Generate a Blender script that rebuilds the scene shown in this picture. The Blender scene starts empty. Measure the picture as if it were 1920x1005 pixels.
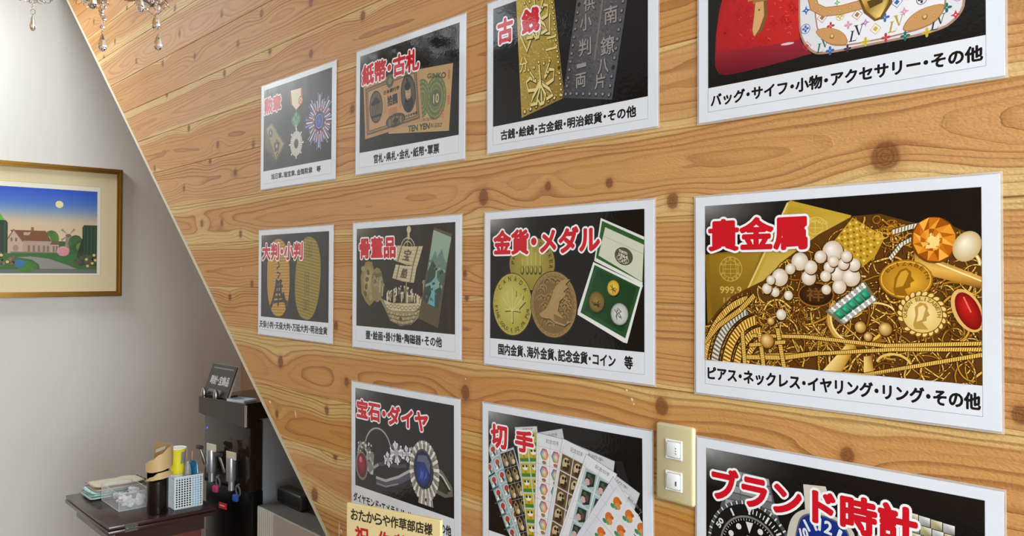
import bpy, bmesh, math, random
import numpy as np
from mathutils import Vector, Matrix

SC = bpy.context.scene
COL = SC.collection
PI = math.pi
rnd = random.Random(7)

# ------------------------------------------------------------------ camera
cam_d = bpy.data.cameras.new('camera')
cam = bpy.data.objects.new('camera', cam_d)
COL.objects.link(cam)
SC.camera = cam
cam_d.sensor_width = 36.0
cam_d.lens = 36.0 * 1532.6 / 1920.0
cam_d.shift_y = -13.6 / 1920.0
cam_d.clip_start = 0.02
YAW, PITCH, ROLL = math.radians(42.365), math.radians(.791), math.radians(.187)
F = Vector((-math.cos(YAW) * math.cos(PITCH), math.sin(YAW) * math.cos(PITCH), math.sin(PITCH)))
R0 = F.cross(Vector((0, 0, 1))).normalized()
U0 = R0.cross(F)
RR = R0 * math.cos(ROLL) + U0 * math.sin(ROLL)
UU = U0 * math.cos(ROLL) - R0 * math.sin(ROLL)
cam.matrix_world = Matrix(((RR.x, UU.x, -F.x, 0.0), (RR.y, UU.y, -F.y, -1.0546), (RR.z, UU.z, -F.z, 1.5), (0, 0, 0, 1)))

# ------------------------------------------------------------------ light
world = bpy.data.worlds.new('world')
SC.world = world
world.use_nodes = True
bg = world.node_tree.nodes['Background']
bg.inputs['Color'].default_value = (.80, .90, 1.0, 1)
bg.inputs['Strength'].default_value = .55


def area_light(name, loc, target, sx, sy, power, col):
    d = bpy.data.lights.new(name, 'AREA')
    d.shape = 'RECTANGLE'
    d.size, d.size_y = sx, sy
    d.energy = power
    d.color = col
    o = bpy.data.objects.new(name, d)
    COL.objects.link(o)
    o.location = loc
    o.rotation_euler = (Vector(target) - Vector(loc)).to_track_quat('-Z', 'Y').to_euler()
    return o


# daylight through the glazed shop front behind the camera, and a ceiling panel set to brighten the far wall
area_light('shopfront_daylight', (2.5, -1.05, 1.65), (-2.2, -.75, 1.5), 1.7, 2.5, 190, (.88, .955, 1.0))
area_light('ceiling_panel_glow', (-4.18, -1.0, 2.985), (-4.18, -1.0, 0), .5, .6, 26, (.86, .95, 1.0))

SC.view_settings.view_transform = 'Standard'
SC.view_settings.look = 'None'
SC.view_settings.gamma = 1
SC.view_settings.use_curve_mapping = False
SC.view_settings.exposure = 0.26


# ------------------------------------------------------------------ helpers
def lin(c):
    r = []
    for v in c[:3]:
        v = v / 255.0
        r.append(v / 12.92 if v <= .04045 else ((v + .055) / 1.055) ** 2.4)
    return (r[0], r[1], r[2], 1.0)


def mat(name, col, rough=.5, metal=0.0, spec=.5, trans=0.0, alpha=1.0, coat=0.0, emit=None, estr=0.0, bump=0.0, bscale=40.0, bstretch=(1, 1, 1), vary=0.0):
    m = bpy.data.materials.new(name)
    m.use_nodes = True
    nt = m.node_tree
    b = nt.nodes['Principled BSDF']
    b.inputs['Base Color'].default_value = lin(col)
    b.inputs['Roughness'].default_value = rough
    b.inputs['Metallic'].default_value = metal
    b.inputs['Specular IOR Level'].default_value = spec
    b.inputs['Transmission Weight'].default_value = trans
    b.inputs['Alpha'].default_value = alpha
    b.inputs['Coat Weight'].default_value = coat
    if emit:
        b.inputs['Emission Color'].default_value = lin(emit)
        b.inputs['Emission Strength'].default_value = estr
    if bump or vary:
        tc = nt.nodes.new('ShaderNodeTexCoord')
        mp = nt.nodes.new('ShaderNodeMapping')
        mp.inputs['Scale'].default_value = bstretch
        nz = nt.nodes.new('ShaderNodeTexNoise')
        nz.inputs['Scale'].default_value = bscale
        nz.inputs['Detail'].default_value = 4
        nt.links.new(tc.outputs['Object'], mp.inputs['Vector'])
        nt.links.new(mp.outputs['Vector'], nz.inputs['Vector'])
        if bump:
            bp = nt.nodes.new('ShaderNodeBump')
            bp.inputs['Strength'].default_value = bump
            bp.inputs['Distance'].default_value = .002
            nt.links.new(nz.outputs['Fac'], bp.inputs['Height'])
            nt.links.new(bp.outputs['Normal'], b.inputs['Normal'])
        if vary:
            mx = nt.nodes.new('ShaderNodeMix')
            mx.data_type = 'RGBA'
            c = lin(col)
            mx.inputs[6].default_value = tuple(v * (1 - vary) for v in c[:3]) + (1,)
            mx.inputs[7].default_value = tuple(min(1, v * (1 + vary)) for v in c[:3]) + (1,)
            nt.links.new(nz.outputs['Fac'], mx.inputs[0])
            nt.links.new(mx.outputs[2], b.inputs['Base Color'])
    return m


def obj(name, me, m=None, parent=None, loc=None, rot=None):
    o = bpy.data.objects.new(name, me)
    COL.objects.link(o)
    if m is not None and not me.materials:
        me.materials.append(m)
    if parent is not None:
        o.parent = parent
    if loc is not None:
        o.location = loc
    if rot is not None:
        o.rotation_euler = rot
    return o


def tag(o, label, cat, group=None):
    o['label'] = label
    o['category'] = cat
    if group:
        o['group'] = group
    return o


def thing(name, label, cat, loc=(0, 0, 0), rotz=0.0, group=None):
    o = bpy.data.objects.new(name, None)
    COL.objects.link(o)
    o.empty_display_size = .05
    o.location = loc
    o.rotation_euler = (0, 0, rotz)
    return tag(o, label, cat, group)


def structure(o):
    o['kind'] = 'structure'
    return o


class MB:
    """gathers shapes into one mesh"""

    def __init__(self):
        self.bm = bmesh.new()

    def box(self, x0, x1, y0, y1, z0, z1, bev=0.0, seg=2, M=None):
        g = bmesh.ops.create_cube(self.bm, size=1.0)
        vs = g['verts']
        for v in vs:
            v.co = Vector((x0 + (v.co.x + .5) * (x1 - x0), y0 + (v.co.y + .5) * (y1 - y0), z0 + (v.co.z + .5) * (z1 - z0)))
        if bev:
            es = list({e for v in vs for e in v.link_edges})
            r = bmesh.ops.bevel(self.bm, geom=es, offset=bev, segments=seg, affect='EDGES', profile=.5)
            vs = list({v for f in r['faces'] for v in f.verts} | {v for v in vs if v.is_valid})
        if M is not None:
            bmesh.ops.transform(self.bm, matrix=M, verts=vs)
        return self

    def lathe(self, prof, n=24, M=None, cap=True, a0=0.0, a1=2 * PI):
        full = abs(a1 - a0 - 2 * PI) < 1e-6
        rings, new = [], []
        k = n if full else n + 1
        for r, z in prof:
            if r < 1e-7:
                v = self.bm.verts.new((0, 0, z))
                rings.append([v] * k)
                new.append(v)
            else:
                ring = [self.bm.verts.new((r * math.cos(a0 + (a1 - a0) * i / n), r * math.sin(a0 + (a1 - a0) * i / n), z)) for i in range(k)]
                rings.append(ring)
                new += ring
        for a, b in zip(rings, rings[1:]):
            for i in range(n):
                j = (i + 1) % k
                q = []
                for v in (a[i], a[j], b[j], b[i]):
                    if v not in q:
                        q.append(v)
                if len(q) > 2:
                    self.bm.faces.new(q)
        if cap and full:
            for ring in (rings[0], rings[-1]):
                if ring[0] is not ring[1]:
                    self.bm.faces.new(ring)
        if M is not None:
            bmesh.ops.transform(self.bm, matrix=M, verts=new)
        return self

    def tube(self, pts, r, n=8, closed=False):
        pts = [Vector(p) for p in pts]
        m = len(pts)
        rings = []
        prev = None
        for i, p in enumerate(pts):
            if closed:
                t = (pts[(i + 1) % m] - pts[i - 1]).normalized()
            else:
                t = (pts[min(i + 1, m - 1)] - pts[max(i - 1, 0)]).normalized()
            ref = prev if prev is not None else (Vector((0, 0, 1)) if abs(t.z) < .9 else Vector((1, 0, 0)))
            a = (ref - t * ref.dot(t))
            if a.length < 1e-6:
                a = t.orthogonal()
            a.normalize()
            prev = a
            b = t.cross(a)
            rr = r[i] if isinstance(r, (list, tuple)) else r
            rings.append([self.bm.verts.new(p + (a * math.cos(2 * PI * k / n) + b * math.sin(2 * PI * k / n)) * rr) for k in range(n)])
        pairs = list(zip(rings, rings[1:]))
        if closed:
            pairs.append((rings[-1], rings[0]))
        for a, b in pairs:
            for i in range(n):
                self.bm.faces.new((a[i], a[(i + 1) % n], b[(i + 1) % n], b[i]))
        if not closed:
            self.bm.faces.new(rings[0])
            self.bm.faces.new(rings[-1])
        return self

    def ring(self, c, R, r, axis=(0, 0, 1), n=20, k=6):
        q = Vector((0, 0, 1)).rotation_difference(Vector(axis).normalized())
        c = Vector(c)
        return self.tube([c + q @ Vector((R * math.cos(2 * PI * i / n), R * math.sin(2 * PI * i / n), 0)) for i in range(n)], r, k, closed=True)

    def prism(self, pts, d, M=None):
        """polygon given in x,z, thickness d along +y"""
        a = [self.bm.verts.new((x, 0, z)) for x, z in pts]
        b = [self.bm.verts.new((x, d, z)) for x, z in pts]
        self.bm.faces.new(a)
        self.bm.faces.new(b[::-1])
        n = len(pts)
        for i in range(n):
            self.bm.faces.new((a[i], b[i], b[(i + 1) % n], a[(i + 1) % n]))
        if M is not None:
            bmesh.ops.transform(self.bm, matrix=M, verts=a + b)
        return self

    def quad(self, a, b, c, d):
        self.bm.faces.new([self.bm.verts.new(p) for p in (a, b, c, d)])
        return self

    def mesh(self, name, smooth=True, angle=35):
        bmesh.ops.recalc_face_normals(self.bm, faces=self.bm.faces)
        me = bpy.data.meshes.new(name)
        if smooth:
            for f in self.bm.faces:
                f.smooth = True
            lim = math.radians(angle)
            for e in self.bm.edges:
                if len(e.link_faces) == 2 and e.calc_face_angle(0) > lim:
                    e.smooth = False
        self.bm.to_mesh(me)
        self.bm.free()
        return me

    def build(self, name, m, parent=None, loc=None, rot=None, smooth=True, angle=35):
        return obj(name, self.mesh(name, smooth, angle), m, parent, loc, rot)


def T(x, y, z, rx=0, ry=0, rz=0):
    from mathutils import Euler
    return Matrix.Translation((x, y, z)) @ Euler((rx, ry, rz)).to_matrix().to_4x4()


# ------------------------------------------------------------------ flat printed artwork (millimetres, y downwards)
_glyphs = {}


def _raw(s):
    c = bpy.data.curves.new('t', 'FONT')
    c.body = s
    c.size = 1
    c.resolution_u = 3
    o = bpy.data.objects.new('t', c)
    COL.objects.link(o)
    bpy.context.view_layer.update()
    dg = bpy.context.evaluated_depsgraph_get()
    me = bpy.data.meshes.new_from_object(o.evaluated_get(dg))
    v = [(p.co.x, p.co.y) for p in me.vertices]
    f = [tuple(p.vertices) for p in me.polygons]
    bpy.data.objects.remove(o)
    bpy.data.curves.remove(c)
    bpy.data.meshes.remove(me)
    return v, f


def glyphs(s):
    """outline triangles of a string, fitted to the unit square (y downwards); dots and commas set half-width"""
    if s in _glyphs:
        return _glyphs[s]
    segs, cur = [], ''
    for ch in s:
        if ch in '・、':
            if cur:
                segs.append(cur)
            segs.append(ch)
            cur = ''
        else:
            cur += ch
    if cur:
        segs.append(cur)
    v, f, x = [], [], 0.0
    for g in segs:
        a, b = _raw(g)
        sh = x - (.25 if g == '・' else 0)
        f += [tuple(i + len(v) for i in t) for t in b]
        v += [(px + sh, py) for px, py in a]
        x += .5 if g in '・、' else float(len(g))
    v = np.array(v)
    lo, hi = v.min(0), v.max(0)
    v = (v - lo) / (hi - lo)
    v[:, 1] = 1 - v[:, 1]
    _glyphs[s] = (v, f, 1)
    return _glyphs[s]


def chaikin(pts, n=2):
    """round the corners of a closed outline"""
    for _ in range(n):
        out = []
        for a, b in zip(pts, pts[1:] + pts[:1]):
            out += [(a[0] * .75 + b[0] * .25, a[1] * .75 + b[1] * .25), (a[0] * .25 + b[0] * .75, a[1] * .25 + b[1] * .75)]
        pts = out
    return pts


def quadmap(q):
    (x0, y0), (x1, y1), (x2, y2), (x3, y3) = q

    def g(u, v):
        return ((x0 * (1 - u) + x1 * u) * (1 - v) + (x3 * (1 - u) + x2 * u) * v, (y0 * (1 - u) + y1 * u) * (1 - v) + (y3 * (1 - u) + y2 * u) * v)
    return g


class Art:
    def __init__(self, step=6e-6):
        self.v, self.f, self.c = [], [], []
        self.L = 1
        self.sub = 0
        self.step = step
        self.T = None
        self.clip = None

    def up(self, n=1):
        self.L += n
        return self

    def _pt(self, p):
        x, y = p[0], p[1]
        if self.T:
            x, y = self.T(x, y)
        if self.clip:
            x = min(max(x, self.clip[0]), self.clip[2])
            y = min(max(y, self.clip[1]), self.clip[3])
        return (x, y, self.L + self.sub * .055)

    def poly(self, pts, c, cols=None):
        n = len(self.v)
        self.sub = (self.sub + 1) % 17
        self.v += [self._pt(p) for p in pts]
        self.f.append(tuple(range(n, n + len(pts))))
        self.c.append([lin(k) for k in cols] if cols else [lin(c)] * len(pts))
        return self

    def rect(self, x0, y0, x1, y1, c):
        return self.poly([(x0, y0), (x1, y0), (x1, y1), (x0, y1)], c)

    def epts(self, cx, cy, rx, ry, rot=0.0, n=28, a0=0.0, a1=2 * PI):
        cr, sr = math.cos(rot), math.sin(rot)
        out = []
        full = abs(a1 - a0 - 2 * PI) < 1e-6
        for i in range(n if full else n + 1):
            a = a0 + (a1 - a0) * i / n
            x, y = rx * math.cos(a), ry * math.sin(a)
            out.append((cx + x * cr - y * sr, cy + x * sr + y * cr))
        return out

    def ell(self, cx, cy, rx, ry, c, rot=0.0, n=28):
        return self.poly(self.epts(cx, cy, rx, ry, rot, n), c)

    def grad(self, cx, cy, rx, ry, c0, c1, rot=0.0, n=24, off=(0, 0)):
        """ellipse shaded from centre colour c0 to rim colour c1"""
        rim = self.epts(cx, cy, rx, ry, rot, n)
        ce = (cx + off[0], cy + off[1])
        for i in range(n):
            self.poly([ce, rim[i], rim[(i + 1) % n]], c0, [c0, c1, c1])
        return self

    def line(self, pts, w, c, closed=False):
        pts = [tuple(p) for p in pts]
        m = len(pts)
        if self.T is None and not closed and m == 2:
            pass
        L, Rr = [], []
        for i, p in enumerate(pts):
            if closed:
                a, b = pts[i - 1], pts[(i + 1) % m]
            else:
                a, b = pts[max(i - 1, 0)], pts[min(i + 1, m - 1)]
            dx, dy = b[0] - a[0], b[1] - a[1]
            d = math.hypot(dx, dy) or 1
            nx, ny = -dy / d * w / 2, dx / d * w / 2
            L.append((p[0] + nx, p[1] + ny))
            Rr.append((p[0] - nx, p[1] - ny))
        for i in range(m if closed else m - 1):
            j = (i + 1) % m
            self.poly([L[i], L[j], Rr[j], Rr[i]], c)
        return self

    def outline(self, cx, cy, rx, ry, w, c, rot=0.0, n=28):
        return self.line(self.epts(cx, cy, rx, ry, rot, n), w, c, closed=True)

    def text(self, s, q, c, dil=0.0, copies=12, grow=True):
        """string fitted to the box (x0,y0,x1,y1) or to four corners; dil thickens the strokes"""
        if len(q) == 4 and not hasattr(q[0], '__len__'):
            x0, y0, x1, y1 = q
            q = [(x0, y0), (x1, y0), (x1, y1), (x0, y1)]
        v, f, _ = glyphs(s)
        g = quadmap(q)
        offs = [(0, 0)]
        if dil:
            offs += [(dil * math.cos(2 * PI * k / copies), dil * math.sin(2 * PI * k / copies)) for k in range(copies)]
        cl = lin(c)
        for ox, oy in offs:
            n = len(self.v)
            self.sub = (self.sub + 1) % 17
            for a, b in v:
                x, y = g(a, b)
                self.v.append(self._pt((x + ox, y + oy)))
            for t in f:
                self.f.append(tuple(i + n for i in t))
                self.c.append([cl] * len(t))
        return self

    def gradgrid(self, x0, y0, x1, y1, fn, nx=16, ny=12):
        for i in range(nx):
            for j in range(ny):
                p = [(x0 + (x1 - x0) * (i + a) / nx, y0 + (y1 - y0) * (j + b) / ny) for a, b in ((0, 0), (1, 0), (1, 1), (0, 1))]
                self.poly(p, None, [fn((q[0] - x0) / (x1 - x0), (q[1] - y0) / (y1 - y0)) for q in p])
        return self

    def mesh(self, name, to3):
        me = bpy.data.meshes.new(name)
        me.from_pydata([to3(x, y, l * self.step) for x, y, l in self.v], [], self.f)
        at = me.color_attributes.new('ink', 'FLOAT_COLOR', 'CORNER')
        at.data.foreach_set('color', np.array([k for c in self.c for k in c], dtype=np.float32).ravel())
        return me


def ink_material(name, rough, wave, spec=.5, coat=0.0, wscale=(9, 30)):
    m = bpy.data.materials.new(name)
    m.use_nodes = True
    nt = m.node_tree
    b = nt.nodes['Principled BSDF']
    a = nt.nodes.new('ShaderNodeAttribute')
    a.attribute_name = 'ink'
    nt.links.new(a.outputs['Color'], b.inputs['Base Color'])
    b.inputs['Roughness'].default_value = rough
    b.inputs['Specular IOR Level'].default_value = spec
    b.inputs['Coat Weight'].default_value = coat
    if wave:
        wave_bump(nt, b, wave, wscale)
    return m


def wave_bump(nt, b, wave, wscale=(9, 30)):
    tc = nt.nodes.new('ShaderNodeTexCoord')
    n1 = nt.nodes.new('ShaderNodeTexNoise')
    n1.inputs['Scale'].default_value = wscale[0]
    n1.inputs['Detail'].default_value = 1.0
    n2 = nt.nodes.new('ShaderNodeTexNoise')
    n2.inputs['Scale'].default_value = wscale[1] * 5
    n2.inputs['Detail'].default_value = 2.0
    geo = nt.nodes.new('ShaderNodeNewGeometry')
    mul = nt.nodes.new('ShaderNodeMath')
    mul.operation = 'MULTIPLY_ADD'
    mul.inputs[1].default_value = .10
    nt.links.new(geo.outputs['Position'], n1.inputs['Vector'])
    nt.links.new(geo.outputs['Position'], n2.inputs['Vector'])
    nt.links.new(n2.outputs['Fac'], mul.inputs[0])
    nt.links.new(n1.outputs['Fac'], mul.inputs[2])
    bp = nt.nodes.new('ShaderNodeBump')
    bp.inputs['Strength'].default_value = wave
    bp.inputs['Distance'].default_value = .01
    nt.links.new(mul.outputs[0], bp.inputs['Height'])
    nt.links.new(bp.outputs['Normal'], b.inputs['Normal'])


INK = ink_material('laminated print', .06, .10)
INK_MATT = ink_material('matt print', .6, 0)

# ------------------------------------------------------------------ the room
XW, XE, YB, YL, ZC = -4.6, 2.6, 1.0, -4.3, 3.06


def edge_x(z):
    """the sloping end of the timber wall"""
    return -1.837 - (z - .837) / .789


# wallpaper with a fine vertical weave
def wallpaper(name, col):
    m = mat(name, col, .75, spec=.3)
    nt = m.node_tree
    b = nt.nodes['Principled BSDF']
    tc = nt.nodes.new('ShaderNodeTexCoord')
    mp = nt.nodes.new('ShaderNodeMapping')
    mp.inputs['Scale'].default_value = (1, 1, .035)
    nz = nt.nodes.new('ShaderNodeTexNoise')
    nz.inputs['Scale'].default_value = 170
    nz.inputs['Detail'].default_value = 5
    nt.links.new(tc.outputs['Object'], mp.inputs['Vector'])
    nt.links.new(mp.outputs['Vector'], nz.inputs['Vector'])
    mx = nt.nodes.new('ShaderNodeMix')
    mx.data_type = 'RGBA'
    c = lin(col)
    mx.inputs[6].default_value = tuple(v * .955 for v in c[:3]) + (1,)
    mx.inputs[7].default_value = tuple(min(1, v * 1.035) for v in c[:3]) + (1,)
    nt.links.new(nz.outputs['Fac'], mx.inputs[0])
    nt.links.new(mx.outputs[2], b.inputs['Base Color'])
    bp = nt.nodes.new('ShaderNodeBump')
    bp.inputs['Strength'].default_value = .14
    bp.inputs['Distance'].default_value = .001
    nt.links.new(nz.outputs['Fac'], bp.inputs['Height'])
    nt.links.new(bp.outputs['Normal'], b.inputs['Normal'])
    return m


M_paper = wallpaper('white wallpaper', (222, 218, 212))
M_ceil = mat('white ceiling', (232, 232, 228), .9, spec=.2)
M_floor = mat('brown floor', (112, 88, 70), .5, bump=.1, bscale=8, bstretch=(1, 12, 1), vary=.25)
structure(MB().box(XW - .1, XW, YL, YB + .1, 0, ZC).build('wall_far', M_paper, smooth=False))
structure(MB().box(XW, XE, YB, YB + .1, 0, ZC).build('wall_back', wallpaper('brown wallpaper', (156, 122, 92)), smooth=False))
structure(MB().box(XW - .1, XE, YL - .1, YB + .1, -.1, 0).build('floor', M_floor, smooth=False))
structure(MB().box(XW - .1, XE, YL - .1, YB + .1, ZC, ZC + .1).build('ceiling', M_ceil, smooth=False))
structure(MB().box(XW - .1, XE, YL - .1, YL, 0, ZC).build('wall_left', wallpaper('tan wallpaper', (150, 118, 88)), smooth=False))

# ---- the timber wall: tongue-and-groove planks with rings, heartwood and knots
PW, Z0 = .1368, 1.3145
XR = 1.0
KNOTS = [(-2.522, 2.313), (-2.881, 2.327), (-2.401, 2.195), (-2.742, 2.22), (-3.331, 2.318), (-2.997, 2.133), (-2.498, 2.121), (-2.788, 1.986),
         (-2.926, 2.428), (-3.043, 2.253), (-2.546, 1.902), (-2.288, 1.874), (-3.116, 1.878), (-2.605, 1.857), (-2.411, 1.802), (-2.827, 1.784),
         (-2.668, 1.656), (-2.509, 1.651), (-2.371, 1.612), (-2.444, 1.42), (-2.29, 1.462), (-2.106, 1.248), (-1.757, 1.229), (-1.809, 1.364),
         (-1.852, 1.148), (-2.126, 1.102), (-1.911, 0.921), (-1.809, 1.04), (-2.24, 2.25), (-1.948, 2.213), (-1.693, 2.117), (-2.185, 2.13),
         (-1.946, 2.074), (-1.241, 1.649), (-1.059, 1.658), (-0.912, 1.652), (-0.781, 1.613), (-1.296, 1.254), (-0.802, 1.287), (-0.449, 1.649),
         (-0.5, 1.26), (-0.298, 1.34), (-1.738, 1.897), (-1.299, 1.496), (-1.293, 1.448), (-3.6, 2.45), (-3.9, 2.6), (-3.45, 2.55), (-3.75, 2.41)]
KRAD = {33: .0125, 39: .0165, 26: .014, 21: .013, 37: .012, 38: .011, 36: .0095, 34: .007, 35: .007, 43: .006, 44: .006, 29: .010}


def smooth1(x, seed, f):
    """smooth 1-D noise"""
    r = np.random.RandomState(seed)
    tab = r.uniform(-1, 1, 256)
    t = (x + 20.0) * f
    i = np.floor(t).astype(int)
    u = t - i
    u = u * u * (3 - 2 * u)
    return tab[i % 256] * (1 - u) + tab[(i + 1) % 256] * u


def timber_wall():
    V, Fc, ring, heart, knot, tone = [], [], [], [], [], []
    rr = np.random.RandomState(11)
    n0 = 0
    for p in range(-10, 13):
        zc = Z0 + (p + .5) * PW
        zb, zt = max(zc - PW / 2, 0.0), min(zc + PW / 2, ZC)
        if zt - zb < .02:
            continue
        seen = .75 < zc < 2.85
        g = .0016
        zs = np.concatenate([[zb, zb + g], np.linspace(zb + g, zt - g, 26 if seen else 4)[1:-1], [zt - g, zt]])
        ys = np.concatenate([[.0025, 0], np.zeros(len(zs) - 4), [0, .0025]])
        xl = np.maximum(edge_x(zs), XW)
        nx = int((XR - xl.min()) / (.008 if seen else .1)) + 2
        t = np.linspace(0, 1, nx)
        X = xl[:, None] + (XR - xl[:, None]) * t[None, :]
        Zg = np.repeat(zs[:, None], nx, 1)
        Yg = np.repeat(ys[:, None], nx, 1)
        sd = 100 + p * 7
        off = rr.uniform(-.018, .018)
        d = rr.uniform(.022, .055) + .022 * smooth1(X, sd, .7) + .005 * smooth1(X, sd + 1, 2.3)
        mz = off + .010 * smooth1(X, sd + 2, .9) + .004 * smooth1(X, sd + 3, 5.0)
        zl = Zg - zc - mz
        Rr = np.sqrt(zl ** 2 + np.maximum(d, .004) ** 2) + .0022 * smooth1(X * 1.0 + 9 * zl, sd + 4, 7.0)
        kd = np.full(X.shape, 9.0)
        for ki, (kx, kz) in enumerate(KNOTS):
            if abs(kz - zc) > PW * 1.2:
                continue
            inside = abs(kz - zc) <= PW / 2
            rk = KRAD.get(ki, .0088)
            dx, dz = X - kx, Zg - kz
            e = np.exp(-((dx / 2.6) ** 2 + dz ** 2) / (2 * (2.2 * rk) ** 2))
            if inside:
                Rr = Rr + .013 * e * (rk / .01) * (1 + .5 * math.sin(ki * 2.1))
                q = np.sqrt((dx * 1.0) ** 2 + (dz / (1.15 if ki != 39 else 1.0)) ** 2) / rk
                kd = np.minimum(kd, q)
        rh = rr.uniform(.060, .078)
        h = np.clip((rh - Rr) / .010 + .5, 0, 1)
        h = h * h * (3 - 2 * h)
        V.append(np.stack([X, Yg, Zg], -1).reshape(-1, 3))
        ring.append((Rr / rr.uniform(.0062, .0085) + p * 3.3).ravel())
        heart.append(h.ravel())
        knot.append(kd.ravel())
        tone.append(np.full(X.size, rr.uniform(-1, 1)))
        r_, c_ = np.meshgrid(np.arange(len(zs) - 1), np.arange(nx - 1), indexing='ij')
        a = n0 + r_ * nx + c_
        Fc.append(np.stack([a, a + 1, a + nx + 1, a + nx], -1).reshape(-1, 4))
        n0 += X.size
    # the core behind the planks
    zs = np.linspace(0, ZC, 30)
    core = []
    for z in zs:
        x = max(edge_x(z), XW) + .001
        core += [(x, .0024, z), (x, .1, z), (XR, .1, z), (XR, .0024, z)]
    V.append(np.array(core))
    fc = []
    for i in range(len(zs) - 1):
        for k in range(3):
            a = n0 + i * 4 + k
            fc.append((a, a + 4, a + 5, a + 1))
    Fc.append(np.array(fc))
    m = len(core)
    for lst, v in ((ring, 0), (heart, .4), (knot, 9), (tone, 0)):
        lst.append(np.full(m, float(v)))
    V, Fc = np.concatenate(V), np.concatenate(Fc)
    me = bpy.data.meshes.new('timber_wall')
    me.from_pydata(V.tolist(), [], Fc.tolist())
    for nme, arr in (('ring', ring), ('heart', heart), ('knot', knot), ('tone', tone)):
        at = me.attributes.new(nme, 'FLOAT', 'POINT')
        at.data.foreach_set('value', np.concatenate(arr).astype(np.float32))
    return me


def timber_material():
    m = bpy.data.materials.new('cedar planks')
    m.use_nodes = True
    nt = m.node_tree
    N, L = nt.nodes, nt.links
    b = N['Principled BSDF']

    def attr(n):
        a = N.new('ShaderNodeAttribute')
        a.attribute_name = n
        return a.outputs['Fac']

    def math_(op, a, bb=None, c=None):
        x = N.new('ShaderNodeMath')
        x.operation = op
        for i, v in enumerate((a, bb, c)):
            if v is None:
                continue
            if isinstance(v, (int, float)):
                x.inputs[i].default_value = v
            else:
                L.new(v, x.inputs[i])
        return x.outputs[0]

    def noise(scale, stretch, detail=3.0):
        mp = N.new('ShaderNodeMapping')
        mp.inputs['Scale'].default_value = stretch
        L.new(tc.outputs['Object'], mp.inputs['Vector'])
        z = N.new('ShaderNodeTexNoise')
        z.inputs['Scale'].default_value = scale
        z.inputs['Detail'].default_value = detail
        L.new(mp.outputs['Vector'], z.inputs['Vector'])
        return z.outputs['Fac']

    def mix(f, a, bb):
        x = N.new('ShaderNodeMix')
        x.data_type = 'RGBA'
        L.new(f, x.inputs[0])
        for i, v in ((6, a), (7, bb)):
            if isinstance(v, tuple):
                x.inputs[i].default_value = lin(v)
            else:
                L.new(v, x.inputs[i])
        return x.outputs[2]

    def sstep(v, a, bb):
        x = N.new('ShaderNodeMapRange')
        x.interpolation_type = 'SMOOTHSTEP'
        L.new(v, x.inputs['Value'])
        x.inputs['From Min'].default_value = a
        x.inputs['From Max'].default_value = bb
        return x.outputs['Result']

    tc = N.new('ShaderNodeTexCoord')
    fine = noise(60, (.12, 1, 1), 4)
    wob = noise(14, (.35, 1, 1), 3)
    r = math_('ADD', attr('ring'), math_('MULTIPLY', math_('SUBTRACT', wob, .5), 1.1))
    r = math_('ADD', r, math_('MULTIPLY', math_('SUBTRACT', fine, .5), .25))
    fr = math_('FRACT', r)
    band = math_('FLOOR', r)
    wn = N.new('ShaderNodeTexWhiteNoise')
    wn.noise_dimensions = '1D'
    L.new(band, wn.inputs['W'])
    late = math_('MULTIPLY', sstep(fr, .50, .95), math_('SUBTRACT', 1.0, sstep(fr, .955, 1.0)))
    late = math_('MULTIPLY', late, math_('MULTIPLY_ADD', wn.outputs['Value'], .75, .25))
    heart = attr('heart')
    early = mix(heart, (214, 178, 115), (199, 145, 84))
    dark = mix(heart, (168, 120, 66), (152, 97, 48))
    col = mix(math_('MULTIPLY', late, .85), early, dark)
    # colour drifting along each plank
    drift = noise(3.0, (.6, 2.5, 2.5), 3)
    col = mix(math_('MULTIPLY', sstep(drift, .45, .75), .35), col, (190, 124, 68))
    tn = attr('tone')
    hsv = N.new('ShaderNodeHueSaturation')
    L.new(col, hsv.inputs['Color'])
    L.new(math_('MULTIPLY_ADD', tn, .05, 1.0), hsv.inputs['Value'])
    L.new(math_('MULTIPLY_ADD', tn, -.06, 1.0), hsv.inputs['Saturation'])
    col = hsv.outputs['Color']
    fib = noise(240, (.03, 1, 1), 3)
    hv = N.new('ShaderNodeHueSaturation')
    L.new(col, hv.inputs['Color'])
    L.new(math_('MULTIPLY_ADD', fib, .34, .83), hv.inputs['Value'])
    col = hv.outputs['Color']
    # knots
    kd = math_('ADD', attr('knot'), math_('MULTIPLY', math_('SUBTRACT', noise(70, (1, 1, 1), 2), .5), .5))
    halo = math_('SUBTRACT', 1.0, sstep(kd, .9, 2.3))
    col = mix(math_('MULTIPLY', halo, .42), col, (150, 95, 50))
    core = math_('SUBTRACT', 1.0, sstep(kd, .78, 1.1))
    rings = math_('MULTIPLY_ADD', math_('SINE', math_('MULTIPLY', kd, 22.0)), .12, .82)
    col = mix(math_('MULTIPLY', core, rings), col, (124, 74, 40))
    rim = math_('MULTIPLY', math_('SUBTRACT', 1.0, sstep(kd, 1.0, 1.3)), sstep(kd, .8, 1.0))
    col = mix(math_('MULTIPLY', rim, .55), col, (100, 58, 30))
    L.new(col, b.inputs['Base Color'])
    b.inputs['Roughness'].default_value = .55
    b.inputs['Specular IOR Level'].default_value = .22
    # brushed relief: soft earlywood worn back between the hard rings
    pit = noise(420, (.45, 1, 1), 2)
    hgt = math_('ADD', math_('MULTIPLY', late, .7), math_('MULTIPLY', pit, .55))
    hgt = math_('ADD', hgt, math_('MULTIPLY', fine, .4))
    bp = N.new('ShaderNodeBump')
    bp.inputs['Strength'].default_value = .9
    bp.inputs['Distance'].default_value = .0016
    L.new(hgt, bp.inputs['Height'])
    L.new(bp.outputs['Normal'], b.inputs['Normal'])
    return m


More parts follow.
